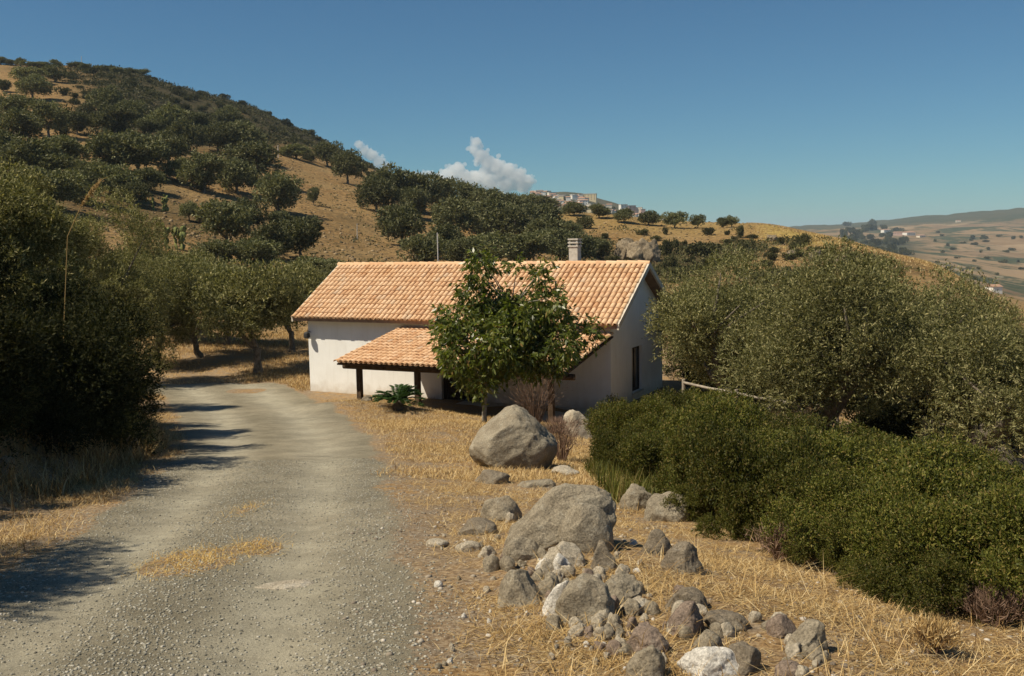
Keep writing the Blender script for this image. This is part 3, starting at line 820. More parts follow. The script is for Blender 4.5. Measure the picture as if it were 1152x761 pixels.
for i, (px, Y, w_, h_) in enumerate([(782, 41, 3.0, 2.2), (812, 35, 2.4, 1.6), (845, 34, 2.8, 1.9), (890, 34, 2.8, 1.8), (950, 33, 2.8, 1.9), (990, 32, 2.6, 1.8), (1035, 31, 2.4, 1.4), (1110, 29, 2.6, 1.9), (1150, 27, 2.6, 1.9), (1000, 27.5, 1.8, 1.2)]):
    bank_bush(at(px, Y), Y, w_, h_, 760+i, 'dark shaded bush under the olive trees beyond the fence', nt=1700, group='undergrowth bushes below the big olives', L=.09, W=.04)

# ------------------------------------------------------------------ house
YAW = -HYAW
house = thing('farmhouse', 'white rendered farmhouse with terracotta tile roof and a tiled porch', 'house', (HC[0], HC[1], HZ), YAW)
HM = Matrix.Translation((HC[0], HC[1], HZ)) @ Matrix.Rotation(YAW, 4, 'Z')
HI = HM.inverted()
def on_plane(px, py, yl):
    """point of the house plane y' = yl seen at a place of the photograph, in house coordinates"""
    o = HI @ Vector((0, 0, 0)); d = (HI.to_3x3() @ Vector(ray(px, py)))
    t = (yl-o.y)/d.y; p = o+d*t
    return p
WH, RH, OE, OG, PD, PL, PT, DZ = 3.10, 1.65, .36, .43, 4.0, 8.2, 1.80, .76
s_ = RH/(HW/2)
wb = MB()
def panel(mb, ax, c, u0, u1, z0, z1, holes, depth, top=None):
    """wall face with rectangular openings and their reveals. ax 'y': plane y=c facing -y; ax 'x': plane x=c facing +x"""
    us = sorted({u0, u1, *[h[0] for h in holes], *[h[1] for h in holes]}); zs = sorted({z0, z1, *[h[2] for h in holes], *[h[3] for h in holes]})
    P = (lambda u, z, d=0: (u, c+d, z)) if ax == 'y' else (lambda u, z, d=0: (c-d, u, z))
    for a, b in zip(us, us[1:]):
        for e, f in zip(zs, zs[1:]):
            if any(h[0] <= a and b <= h[1] and h[2] <= e and f <= h[3] for h in holes): continue
            mb.add([P(a, e), P(b, e), P(b, f), P(a, f)], [(0, 1, 2, 3)])
    for h in holes:
        a, b, e, f = h
        q = [(a, e), (b, e), (b, f), (a, f)]
        for i in range(4):
            p1, p2 = q[i], q[(i+1) % 4]
            mb.add([P(*p1), P(*p2), P(*p2, depth), P(*p1, depth)], [(3, 2, 1, 0)])
dx0, dx1 = on_plane(497, 440, 0).x, on_plane(541, 440, 0).x
wz0 = -.4
panel(wb, 'y', 0, -HL, 0, wz0, WH, [(dx0, dx1, wz0, 2.05)], .18)
# shaded gable with its window
def on_gable(px, py):
    o = HI @ Vector((0, 0, 0)); d = (HI.to_3x3() @ Vector(ray(px, py))); t = (0-o.x)/d.x; return o+d*t
g0, g1 = on_gable(711, 400).y, on_gable(722, 400).y
gz1, gz0 = on_gable(716, 390).z, on_gable(716, 440).z
panel(wb, 'x', 0, 0, HW, wz0, WH, [(g0, g1, gz0, gz1)], .16)
wb.add([(0, 0, WH), (0, HW, WH), (0, HW/2, WH+RH)], [(0, 1, 2)])
wb.add([(-HL, 0, wz0), (-HL, HW, wz0), (-HL, HW, WH), (-HL, HW/2, WH+RH), (-HL, 0, WH)], [(4, 3, 2, 1, 0)])
wb.add([(-HL, HW, wz0), (0, HW, wz0), (0, HW, WH), (-HL, HW, WH)], [(3, 2, 1, 0)])
walls = wb.build('wall', M['wall'], house)
# door of dark upright boards
b = MB(); n = 9; w_ = (dx1-dx0)/n
for i in range(n): b.box(dx0+i*w_+.012, dx0+(i+1)*w_-.012, .12, .155, -.1, 2.02)
b.box(dx0+.01, dx1-.01, .157, .175, -.1, 2.04)
door = b.build('door', M['darkwood'], house)
b = MB(); b.tube([(dx0+n//2*w_+.1, .10, .85), (dx0+n//2*w_+.1, .06, .9), (dx0+n//2*w_+.1, .06, 1.05), (dx0+n//2*w_+.1, .10, 1.1)], .012, 6); b.build('handle', M['black'], door)
# gable window
win = MB()
for (a, c, e, f) in [(g0, g0+.06, gz0, gz1), (g1-.06, g1, gz0, gz1), (g0+.06, g1-.06, gz0, gz0+.06), (g0+.06, g1-.06, gz1-.06, gz1), ((g0+g1)/2-.03, (g0+g1)/2+.03, gz0+.06, gz1-.06)]:
    win.box(-.15, -.10, a, c, e, f)
wo = win.build('window', M['darkwood'], house)
b = MB(); b.box(-.135, -.125, g0+.05, g1-.05, gz0+.05, gz1-.05); b.build('pane', M['glass'], wo)
b = MB(); b.box(-.12, .06, g0-.06, g1+.06, gz0-.06, gz0-.003); b.build('sill', M['cement'], wo)

# tiled roofs
def tiles(mb_name, x0, x1, o, dn, length, parent, seed=0, pitch=.20, row=.33, name='roof_tiles', skew=0):
    """barrel tiles: columns along x, rows down direction dn (unit, in yz) from point o=(y,z) at the top"""
    rs = random.Random(seed)
    dn = Vector((0, dn[0], dn[1])).normalized(); nr = Vector((0, -dn.z, dn.y))
    if nr.z < 0: nr = -nr
    O = Vector((0, o[0], o[1])); V = []; Fs = []
    ncol = int(round((x1-x0)/pitch)); pitch = (x1-x0)/ncol
    nrow = int(math.ceil(length/row)); row = length/nrow
    K = 6
    def tile(cx, s, r1, r2, L, lift1, lift2, concave, th=.014, yawj=0):
        base = len(V)
        for (ds, r, lf) in ((0, r1, lift1), (L, r2, lift2)):
            for inner in (0, 1):
                rr = r-(th if inner else 0)
                for k in range(K+1):
                    a = math.pi*k/K
                    ox = math.cos(a)*rr; oz = math.sin(a)*rr*(.8)
                    if concave: oz = -oz*.75
                    p = Vector((cx+ox+yawj*ds, 0, 0))+O+dn*(s+ds)+nr*(oz+lf)
                    V.append(tuple(p))
        n = K+1
        up0, in0, up1, in1 = base, base+n, base+2*n, base+3*n
        for k in range(K):
            Fs.append((up0+k, up0+k+1, up1+k+1, up1+k)); Fs.append((in0+k, in1+k, in1+k+1, in0+k+1))
            Fs.append((up1+k, up1+k+1, in1+k+1, in1+k))
    for c in range(ncol+1):
        cx = x0+c*pitch; jx = rs.uniform(-.006, .006)
        for r in range(nrow):
            tile(cx+jx+rs.uniform(-.009, .009), r*row-.03+rs.uniform(-.012, .012), .074, .092, row+.075, .055+rs.uniform(-.006, .006), .075+rs.uniform(-.005, .012), False, yawj=rs.uniform(-.02, .02))
        if c < ncol:
            for r in range(nrow):
                tile(cx+pitch/2, r*row-.03, .092, .078, row+.06, .075, .085, True)
    me = mesh_np(name, V, Fs, M['tile'], True)
    return link(name, me, parent)
ta = math.atan(s_); ln = (HW/2+OE)/math.cos(ta)+.05
roof = MB()
zr = WH+RH+.03
def slab(mb, x0, x1, y0, z0, y1, z1, t):
    mb.add([(x0, y0, z0), (x1, y0, z0), (x1, y1, z1), (x0, y1, z1), (x0, y0, z0-t), (x1, y0, z0-t), (x1, y1, z1-t), (x0, y1, z1-t)],
           [(0, 3, 2, 1), (4, 5, 6, 7), (0, 1, 5, 4), (1, 2, 6, 5), (2, 3, 7, 6), (3, 0, 4, 7)])
slab(roof, -HL-OG+.05, OG-.05, HW/2, zr+.02, -OE, WH-OE*s_+.05, .10)
slab(roof, -HL-OG+.05, OG-.05, HW/2, zr+.02, HW+OE, WH-OE*s_+.05, .10)
roofo = roof.build('roof', M['fascia'], house)
tiles('t', -HL-OG+.10, OG-.12, (HW/2, zr+.02), (-math.cos(ta), -math.sin(ta)), ln, roofo, 1)
tiles('t', -HL-OG+.10, OG-.12, (HW/2, zr+.02), (math.cos(ta), -math.sin(ta)), ln, roofo, 2)
# ridge capping
V = []; Fs = []; rs_ = random.Random(4); K = 8; x = -HL-OG; nr_ = 34; st = (HL+2*OG)/nr_
for i in range(nr_):
    b0 = len(V); 
    for (dx, r) in ((-.03, .125), (st+.03, .10)):
        for k in range(K+1):
            a = math.pi*k/K; V.append((x+i*st+dx, HW/2+math.cos(a)*r, zr+.075+math.sin(a)*r+rs_.uniform(-.004, .004)))
    for k in range(K): Fs.append((b0+k, b0+k+1, b0+k+K+2, b0+k+K+1))
link('ridge_tiles', mesh_np('ridge_tiles', V, Fs, M['tile'], True), roofo)
# pale mortared verges at the gables, eaves board
for xe in (OG-.045, -HL-OG+.045-.07):
    b = MB()
    for ys, ye in ((HW/2, -OE-.06), (HW/2, HW+OE+.06)):
        za, zb = zr+.13, WH-OE*s_+.05+.09-(.06*s_)
        y0, y1 = ys, ye
        slab(b, xe, xe+.07, y0, za, y1, zb, .20)
    b.build('verge', M['mortar'], roofo)
b = MB(); b.box(-HL-OG+.06, OG-.06, -OE-.035, -OE-.003, WH-OE*s_-.07, WH-OE*s_+.07); b.build('eaves_board', M['fascia'], roofo)

# porch
porch = MB()
pa = math.atan2(DZ, PD)
slab(porch, -PL, .10, -.004, PT+DZ-.02, -PD, PT-.02, .05)
pr = porch.build('porch_roof', M['wood'], house)
tiles('t', -PL+.06, .04, (-.03, PT+DZ), (-math.cos(pa), -math.sin(pa)), PD/math.cos(pa)+.04, pr, 3)
b = MB(); nraf = 12
for i in range(nraf):
    x = -PL+.25+i*(PL-.4)/(nraf-1)
    slab(b, x, x+.09, -.01, PT+DZ-.075, -PD+.1, PT-.055, .11)
b.build('rafters', M['wood'], pr)
ypost = -PD+.55
zbeam = PT-.17+.55/PD*DZ-.02
b = MB(); b.tube([(-PL-.12, ypost, zbeam-.09), (-PL*.5, ypost, zbeam-.085), (.15, ypost, zbeam-.09)], .10, 10, .05, 3); b.build('porch_beam', M['wood'], house)
for px in (405, 470, 620):
    p = on_plane(px, 440, ypost); gw = HM @ Vector((p.x, ypost, 0)); zg = h1(gw.x, gw.y)-HZ-.2
    b = MB(); b.box(p.x-.08, p.x+.08, ypost-.08, ypost+.08, zg, zbeam-.17)
    b.build('porch_post', M['wood'], house)
b = MB(); b.box(-PL+2.6, -.1, -2.3, -.003, -.25, .05); b.build('porch_floor', M['cement'], house)
# chimney with slotted cap
cxp = on_plane(647, 300, HW/2+.25).x
b = MB(); b.box(cxp-.17, cxp+.17, HW/2+.08, HW/2+.42, WH+RH-.4, WH+RH+.72); ch = b.build('chimney', M['cement'], roofo)
b = MB()
for k in range(3): b.box(cxp-.20, cxp+.20, HW/2+.05, HW/2+.45, WH+RH+.725+k*.125, WH+RH+.725+k*.125+.055)
for sx in (-1, 1):
    for sy in (-1, 1):
        b.box(cxp+sx*.14-.03, cxp+sx*.14+.03, HW/2+.25+sy*.14-.03, HW/2+.25+sy*.14+.03, WH+RH+.78, WH+RH+.97)
b.box(cxp-.09, cxp+.09, HW/2+.16, HW/2+.34, WH+RH+.72, WH+RH+.97)
b.build('chimney_cap', M['cement'], ch)
ap = on_plane(493, 300, HW/2+.2)
b = MB(); b.tube([(ap.x, HW/2+.2, WH+RH-.2), (ap.x, HW/2+.2, WH+RH+1.35)], .022, 8); b.build('antenna_pole', M['metal'], roofo)
# lantern on the left corner of the front wall
b = MB(); b.tube([(-HL+.1, 0, 2.35), (-HL+.1, -.16, 2.42), (-HL+.1, -.22, 2.36)], .018, 6)
wl = b.build('wall_lamp', M['black'], house)
b = MB(); b.tube([(-HL+.1, -.22, 2.38), (-HL+.1, -.22, 2.33), (-HL+.1, -.22, 2.18), (-HL+.1, -.22, 2.12)], [.05, .12, .13, .07], 10); b.build('lantern', M['black'], wl)
b = MB(); b.tube([(-PL-2.2, -.05, -.2), (-PL-2.2, -.05, .0)], .02, 6)

# ------------------------------------------------------------------ plants near the house
# broad-leaved tree in front of the porch
def fruit_tree():
    Y = 25.5; bx = at(543, Y); z0 = h1(bx, Y)
    t = thing('fruit_tree', 'leafy green broad-leaved tree with slim pale trunk before the porch', 'tree', (bx, Y, z0))
    def loc(px, py, dy=0):
        d = ray(px, py); q = d*((Y+dy)/d[1]); return (q[0]-bx, dy, q[2]-z0)
    spec = [(538,306,13,0),(532,332,18,.2),(514,362,20,-.1),(502,372,13,.2),(522,393,22,-.3),(546,356,20,.4),(560,388,26,-.5),(598,360,20,.1),(607,316,12,.2),(618,336,16,-.2),
            (598,378,25,.5),(577,402,24,-.2),(628,364,18,.1),(633,388,19,-.4),(612,398,22,.3),(655,378,14,.1),(670,370,8,-.1),(536,418,19,.1),(542,434,12,-.3),(524,430,10,.3),
            (630,408,14,.1),(598,412,15,.5),(568,338,8,.5),(576,350,15,.2),(572,372,28,.0),(570,395,26,.3),(580,352,20,0),(560,362,22,.2),(592,396,24,-.2),(555,410,22,.2),(584,362,18,-.3),(552,340,12,.1),(600,338,12,.3),(553,306,7,.2),(614,300,7,0),(582,300,6,.3),(512,408,13,0),(505,392,10,0),(540,290,6,0),(578,362,18,.3)]
    lb = []
    for px, py, r, dy in spec:
        p = loc(px, py, dy*1.7); lb.append((*p, r/F*Y, 1.0))
    link('crown', crown_mesh('fruit_crown', lb, 3300, 7, .28, .165, .062, M['fruit'], 42, gap=.24, wp=1.6, gfreq=1.8, up=-.1, shell=.75, droop=.55, jit=.55), t)
    b = MB(); top = Vector((.1, 0, 1.5))
    b.tube([(0, 0, -.2), (0, 0, .3), (.04, 0, .9), top], [.085, .065, .06, .055], 10, .05, 1)
    forks = [Vector(loc(560, 385)), Vector(loc(600, 385, .3)), Vector(loc(530, 400, -.2)), Vector(loc(575, 350, .2))]
    for f in forks: b.tube([top-Vector((0, 0, .1)), top.lerp(f, .5)+Vector((0, 0, .1)), f], [.045, .035, .022], 7)
    for l in lb:
        c = Vector(l[:3]); s = min(forks, key=lambda q: (q-c).length)
        b.tube([s, s.lerp(c, .5)+Vector((0, 0, .08)), c], [.022, .014, .005], 5)
    b.build('trunk', M['lightbark'], t, True)
fruit_tree()

def cycad(px, py, wpx, label):
    p = hit(px, py, 15); Rr = wpx/F*p[1]/2
    t = thing('cycad', label, 'palm', tuple(p))
    b = MB(); b.tube([(0, 0, -.1), (0, 0, .12), (0, 0, .28)], [.16, .17, .10], 10, .1, 2); b.build('trunk', M['bark'], t)
    rs = np.random.RandomState(3)
    for i in range(46):
        a = 2*math.pi*i/46*2.4+rs.rand()*.3; el = rs.uniform(.25, 1.25); L = Rr*rs.uniform(.95, 1.2)
        pts = []; 
        for k in range(9):
            s = k/8; rr = L*s*math.cos(el)*(1+.1*s); zz = .25+L*s*math.sin(el)-.45*L*s*s*.9
            pts.append((rr*math.cos(a), rr*math.sin(a), zz))
        P = []; D = []; side = np.array([-math.sin(a), math.cos(a), 0])
        for k in range(26):
            s = .15+.85*k/25; f = s*8; i0 = min(int(f), 7); q = np.array(pts[i0])*(1-f+i0)+np.array(pts[i0+1])*(f-i0)
            for sg in (-1, 1):
                P.append(q); D.append(side*sg+np.array([math.cos(a), math.sin(a), 0])*.5+np.array([0, 0, .25]))
        P, D = np.array(P), np.array(D)
        me = leaves_mesh('frond', P, D, .20*(1-.3*rs.rand(len(P))), .034, M['cycad'], rs)
        f_ = link('frond', me, t)
cycad(448, 461, 58, 'small dark green cycad with arching fronds beside the porch posts')

def twig_bush(px, py, w, h, label, mat, seed, n=260, name='dead_bush', tmin=4):
    p = hit(px, py, tmin); rs = np.random.RandomState(seed)
    t = thing(name, label, 'dead bush', tuple(p))
    b = MB()
    for i in range(n//6):
        a = rs.rand()*6.28; e = (w/2*math.cos(a)*rs.rand()**.5, w/2*math.sin(a)*rs.rand()**.5, h*rs.uniform(.5, 1))
        b.tube([(e[0]*.15, e[1]*.15, -.05), (e[0]*.5, e[1]*.5, e[2]*.55), e], [.008, .006, .002], 4, cap=False)
    b.build('stem', M['deadbush'], t)
    P = np.stack([rs.normal(size=n*6)*w*.24, rs.normal(size=n*6)*w*.24, h*(.3+.7*rs.rand(n*6)**.8)], -1)
    D = P*[1, 1, .3]+rs.normal(size=P.shape)*.3+[0, 0, .4]
    link('twigs', leaves_mesh('twigs', P, D, min(.13, h*.38), .006, M[mat], rs), t)
    return t
twig_bush(602, 478, 1.5, 1.5, 'reddish brown dead bush standing between the big boulder and the porch', 'deadbush', 5, 420, tmin=15)
twig_bush(632, 520, .7, .75, 'brown dead bush at the right side of the big boulder', 'deadbush', 6, 260)
twig_bush(1050, 735, .26, .16, 'grey green dry tussock on the straw slope below the hedge', 'straw', 7, 200)
twig_bush(1118, 704, .42, .2, 'pale grey dead twigs at the foot of the hedge, right edge', 'deadbush', 8, 200)
twig_bush(880, 632, .4, .25, 'rusty dead twigs along the lower edge of the hedge', 'deadbush', 11, 200)

# tall dry stalk leaning out of the bank
def stalk():
    d0, d1 = ray(76, 266), ray(113, 203); a = d0*(16.5/d0[1]); c = d1*(16.5/d1[1])
    gz = h1(a[0]-.25, 16.5)
    t = thing('dry_stalk', 'tall bent golden dry flower stalk leaning over the dark bank', 'plant', (a[0]-.25, 16.5, gz))
    o = Vector((a[0]-.25, 16.5, gz))
    A, B = Vector(a)-o, Vector(c)-o
    pts = [Vector((0, 0, -.05)), A*.5+Vector((-.04, 0, 0)), A, A.lerp(B, .5)+Vector((-.05, 0, .03)), A.lerp(B, .85)+Vector((-.05, 0, .03)), B, B+Vector((.12, 0, .05))]
    b = MB(); b.tube(pts, [.009, .008, .007, .007, .006, .005, .003], 6); b.build('stem', M['straw'], t)
    rs = np.random.RandomState(3); n = 260; s = rs.rand(n)
    P = np.array([list(pts[3].lerp(pts[5], q)) for q in s])+rs.normal(size=(n, 3))*.012
    link('seed_head', leaves_mesh('seed_head', P, rs.normal(size=(n, 3))+[.8, 0, .9], .05, .014, M['straw'], rs), t)
stalk()

# prickly pears on the slope
def cactus(px, py, hpx, seed, label):
    p = hit(px, py, 40); h = hpx/F*p[1]; rgc = random.Random(seed)
    t = thing('prickly_pear', label, 'cactus', tuple(p))
    nodes = [(Vector((rgc.uniform(-.5, .5)*h, rgc.uniform(-.3, .3)*h, 0)), 0) for _ in range(4)]
    k = 0; q = list(nodes)
    while q and k < 46:
        b0, lv = q.pop(0); s = h*.2*(1-.08*lv)
        a = rgc.uniform(0, math.pi); tl = rgc.uniform(-.7, .7)
        up = Vector((math.sin(tl)*math.cos(a), math.sin(tl)*math.sin(a), math.cos(tl))); sd = Vector((-math.sin(a+.6), math.cos(a+.6), 0)); nn = up.cross(sd).normalized()
        m = MB(); V = []; nseg, nl = 10, 3
        c = b0+up*s*.9
        for j, (rr, dd) in enumerate([(0.02, .16), (.7, .13), (1, 0), (.7, -.13), (.02, -.16)]):
            for i in range(nseg):
                an = 2*math.pi*i/nseg; V.append(c+(up*math.cos(an)*1.0+sd*math.sin(an)*.68)*rr*s+nn*dd*s*.9)
        Fs = [(j*nseg+i, j*nseg+(i+1) % nseg, (j+1)*nseg+(i+1) % nseg, (j+1)*nseg+i) for j in range(4) for i in range(nseg)]
        m.add(V, Fs); m.build('pad', M['cactus'], t, True); k += 1
        if lv < 4:
            for _ in range(rgc.choice([1, 2, 2])): q.append((c+up*s*.75+sd*rgc.uniform(-.5, .5)*s, lv+1))
cactus(200, 282, 24, 1, 'large prickly pear with yellowish pads on the slope above the field')
cactus(181, 238, 14, 2, 'smaller prickly pear higher up the slope beside the olive trees')
cactus(168, 152, 12, 3, 'prickly pear clump between dark trees high on the hill')

# ------------------------------------------------------------------ rocks
def ico(sub):
    import bmesh
    bm = bmesh.new(); bmesh.ops.create_icosphere(bm, subdivisions=sub, radius=1)
    V = np.array([v.co[:] for v in bm.verts]); Fc = np.array([[v.index for v in f.verts] for f in bm.faces]); bm.free(); return V, Fc
ICO = {k: ico(k) for k in (2, 3, 4, 5, 6)}
def rock_mesh(sx, sy, sz, seed, sub=5, rough=.22, facet=.5, mat='rock', carve=None):
    V, Fc = ICO[sub]; rs = np.random.RandomState(seed)
    v = V.copy()
    # a few cut planes give worn facets
    for _ in range(9):
        n = unit(rs.normal(size=3)); d = rs.uniform(.62, .95)
        s = v@n-d; v = v-np.outer(np.maximum(s, 0)*facet*1.5, n)
    for (cx_, cy_, cz_, cd_) in (carve or ()):
        n = unit(np.array([cx_, cy_, cz_], float)); q = v@n-cd_; v = v-np.outer(np.where(q > 0, q*.6, 0), n)
    nz = fbm(V[:, 0]*1.3+seed, V[:, 1]*1.3, V[:, 2]*1.3, seed, 5)
    v = v*(1+rough*nz)[:, None]
    nz2 = fbm(V[:, 0]*5+seed, V[:, 1]*5, V[:, 2]*5, seed+7, 4)
    v = v*(1+.05*nz2)[:, None]
    v = v*[sx, sy, sz]
    return mesh_np('rock', v, Fc, M[mat], True)
def rock(px, py, wpx, hpx, label, mat='rock', seed=0, tilt=0, sub=4, depth=.8, group=None, name='rock', rough=.27, tmin=3, rz=None, lift=0, sink=.55, carve=None, facet=.6):
    """px,py: middle of the visible stone; the stone sits on the ground below that"""
    p = hit(px, py+hpx*.42, tmin)
    w = wpx/F*p[1]; h = hpx/F*p[1]
    me = rock_mesh(w/2*1.05, w/2*depth, h/2*(1.12+sink), seed, sub, rough, facet=facet, mat=mat, carve=carve)
    o = link(name, me, None, (p[0], p[1]+w*.18, p[2]+h*.5-h*sink*.6+lift))
    o.rotation_euler = (0, tilt, rz if rz is not None else 0)
    tag(o, label, 'boulder' if wpx > 60 else 'rock', group); return o
rock(577, 497, 106, 70, 'large rounded boulder lying in front of the leafy tree and porch', 'rock', 11, .10, 6, .8, None, 'boulder', rough=.15, sink=.42, facet=.25,
     carve=[(-.7, -.15, .7, .66), (.62, -.1, .75, .68), (-.42, -.25, -.9, .55), (.25, -1, .1, .75)])
rock(653, 479, 34, 34, 'pale upright boulder between the big boulder and the hedge', 'rock_light', 12, -.3, 5, .8, None, 'boulder')
rock(632, 590, 128, 68, 'biggest long grey boulder crowning the stone heap', 'rock', 22, -.33, 6, .5, None, 'boulder', rough=.15, sink=.3, facet=.3,
     carve=[(-.6, -.1, .75, .62)])
rock(662, 600, 66, 52, 'grey boulder leaning on the front of the biggest one in the heap', 'rock', 23, -.42, 5, .6, None, 'boulder', rough=.15, lift=.03, facet=.3, carve=[(-.5, -.2, .8, .65)])
rock(597, 602, 60, 26, 'low pale foot of stone at the left of the biggest boulder', 'rock', 26, -.25, 5)
rocks = [
 (552,538,40,14,'flat dark stone set in the dry grass above the heap','rock_dark',31,0),
 (567,572,48,32,'rounded grey stone left of the biggest boulder','rock',32,0),
 (537,595,44,16,'flat brown stone in the grass at the left of the heap','rock_dark',33,0),
 (586,619,42,28,'egg shaped tan stone under the foot of the biggest boulder','rock',34,.1),
 (527,616,28,11,'flat pale stone beside the dry stalk at the left of the heap','rock_light',35,.1),
 (491,612,26,9,'small pale flat stone at the edge of the gravel','rock_light',36,0),
 (547,621,20,13,'small pale stone just left of the egg shaped one','rock_light',37,0),
 (636,628,50,26,'pale stone under the leaning boulder','rock_light',38,.4),
 (679,627,34,36,'dark grey round stone at the right of the heap','rock_dark',39,0),
 (631,634,20,28,'bright white upright stone in the middle of the heap','rock_white',40,.1),
 (612,638,22,18,'small white stone left of the bright upright one','rock_white',41,0),
 (584,664,52,40,'brown stone with shadowed hollow at the left of the heap','rock',42,.2),
 (612,660,26,36,'tan upright stone pressed beside the brown one','rock',43,.5),
 (620,672,22,48,'long white curved stone leaning against the large tan boulder','rock_white',44,.35),
 (657,678,64,52,'large tan boulder at the front of the heap','rock',45,.25),
 (692,664,44,48,'grey stone behind the large tan boulder','rock',46,.6),
 (625,698,18,12,'small yellowish stone below the white curved one','rock_light',47,0),
 (651,711,22,16,'angular pale yellow stone lying before the large tan boulder','rock_light',48,.4),
 (712,683,44,14,'long narrow stone on the right shoulder of the heap','rock_light',49,-.35),
 (729,722,56,32,'reddish round stone at the bottom of the heap','rock_red',50,0),
 (730,745,44,46,'smooth grey oval stone at the bottom edge, nearest to the camera','rock',51,.0),
 (804,748,70,30,'wide pale stone with dark stains at the bottom edge','rock_white',52,.1),
 (770,700,44,36,'rough brown stone among dry grass above the stained pale one','rock_red',53,.2),
 (795,722,36,26,'small grey rubble stone above the stained pale one','rock',54,0),
 (770,628,46,40,'dark upright rock standing in the straw right of the heap','rock_dark',55,.3),
 (738,612,34,28,'dark rock just left of the upright one in the straw','rock_dark',56,0),
 (715,562,44,28,'grey rock in the straw near the hedge corner','rock',57,0),
 (752,572,54,34,'broad grey rock touching the corner of the hedge','rock',58,.25),
 (775,677,50,24,'dark low rock in shade right of the dry grass crest','rock_dark',59,.5),
 (820,700,50,22,'dark weathered stone along the crest of the slope','rock_dark',60,.5),
 (911,720,46,36,'grey rock alone on the straw slope, lower right','rock',61,.4),
 (880,706,34,24,'tan low rock left of the grey one on the straw slope','rock_red',62,0),
 (889,755,36,16,'reddish flat stone at the bottom edge, right of the pale one','rock_red',63,0),
 (835,742,44,34,'rough stone behind the stained pale stone','rock_dark',64,.2),
 (1000,640,24,10,'small pale stone in the straw below the hedge','rock_light',65,0),
 (6,524,20,26,'pale rock sticking out of the dark bank at the left edge','rock',66,0),
 (413,449,12,7,'small dark stone at the foot of the first porch post','rock_dark',67,0),
 (604,545,40,8,'low grey stone flush with the grass below the big boulder','rock',68,0),
 (636,530,30,10,'flat pale stone under the dead bush by the big boulder','rock_light',69,0),
]
for (px, py, w, h, l, m, s, tl) in rocks: rock(px, py, w*1.05, h, l, m, s, tl, 5 if w > 40 else 4, sink=.8)
# flat stone set in the road
p = hit(319, 661); o = link('flat_stone', rock_mesh(.22, .10, .028, 71, 4, mat='rock_light'), None, (p[0], p[1], p[2]+.012)); o.rotation_euler = (0, 0, .25)
tag(o, 'long flat pale stone set in the gravel beside the straw patch', 'rock')
rg = random.Random(8)
for i in range(58):
    px, py = rg.uniform(485, 720), rg.uniform(600, 755)
    s = rg.uniform(3, 8)
    rock(px, py, s*1.4, s, 'small loose stone scattered around the heap of rocks', rg.choice(['rock_light', 'rock', 'rock_white', 'rock_light']), 800+i, rg.uniform(-.4, .4), 2, .8, 'small stones around the heap', rz=rg.uniform(0, 3))

for i in range(120):      # rubble packed between the big stones, spilling down the slope
    if i < 80:
        t_ = rg.random(); px = 575+150*t_+rg.gauss(0, 24); py = 615+118*t_+rg.gauss(0, 17)
    else:
        px = rg.uniform(690, 930); py = 640+(px-690)*.30+rg.uniform(0, 55)
    s = rg.uniform(7, 19)
    rock(px, py, s*1.35, s, 'pale jagged rubble stone packed between the larger stones of the heap' if i < 80 else 'half buried rubble stone on the straw slope right of the heap', rg.choice(['rock_light', 'rock', 'rock', 'rock_light', 'rock_red']), 900+i, rg.uniform(-.5, .5), 3, .8, 'rubble packed in the heap' if i < 80 else 'rubble on the straw slope', rough=.45, rz=rg.uniform(0, 3))

# cliffs on the slope behind the gable
def cliff(px, py, wpx, hpx, label, seed):
    p = hit(px, py+hpx/2, 50); w = wpx/F*p[1]; h = hpx/F*p[1]
    o = link('rock_outcrop', rock_mesh(w*.62, w*.4, h*.75, seed, 5, .5, .8, 'cliff'), None, (p[0], p[1]+w*.3, p[2]+h*.35)); tag(o, label, 'cliff')
cliff(705, 281, 20, 25, 'left buttress of the pale cliff on the slope right of the chimney', 81)
cliff(718, 284, 22, 22, 'middle part of the pale cliff on the slope right of the chimney', 87)
cliff(731, 283, 22, 25, 'right buttress of the pale cliff on the slope right of the chimney', 82)
cliff(870, 268, 12, 8, 'pale boulder just under the crest of the golden ridge', 83)
cliff(890, 287, 10, 9, 'pale rock in the rough slope under the golden grass', 84)
cliff(918, 287, 12, 12, 'pinkish pale rock right under the golden ridge grass', 85)
cliff(948, 291, 13, 8, 'pale rock just above the big olive crown', 86)

# ------------------------------------------------------------------ fences and posts
def fence(pts, label):
    t = thing('rail_fence', label, 'fence', (0, 0, 0))
    P = []
    for px, Y in pts:
        x = at(px, Y); P.append(Vector((x, Y, h1(x, Y))))
    t.location = P[0]
    o = P[0]
    for q in P:
        b = MB(); b.tube([q-o-Vector((0, 0, .2)), q-o+Vector((0, 0, 1.05))], .055, 8, .04, 1); b.build('post', M['fencewood'], t)
    for z in (.5, .95):
        for a, c in zip(P, P[1:]):
            b = MB(); b.tube([a-o+Vector((0, -.05, z)), a.lerp(c, .5)-o+Vector((0, -.06, z-.02)), c-o+Vector((0, -.05, z))], .04, 8, .04, 2); b.build('rail', M['fencewood'], t)
fence([(770, 30.5), (830, 28.6), (868, 27.8), (905, 27.2), (945, 27.2)], 'weathered wooden rail fence behind the hedge, under the first olive crowns')
fence([(1045, 25), (1090, 24), (1140, 23.2), (1200, 22.5)], 'weathered wooden rail fence under the leaning olive at the right')
def post(px, py, hpx, label, mat='cement', r=.08, tmin=50):
    p = hit(px, py, tmin); h = hpx/F*p[1]
    b = MB(); b.tube([(0, 0, -.3), (0, 0, h*.5), (.02*h, 0, h)], [r, r*.9, r*.8], 8)
    o = b.build('post', M[mat]); o.location = tuple(p); tag(o, label, 'post')
post(313, 178, 14, 'pale post on the hillside left of the low dark bush', 'metal', .12)
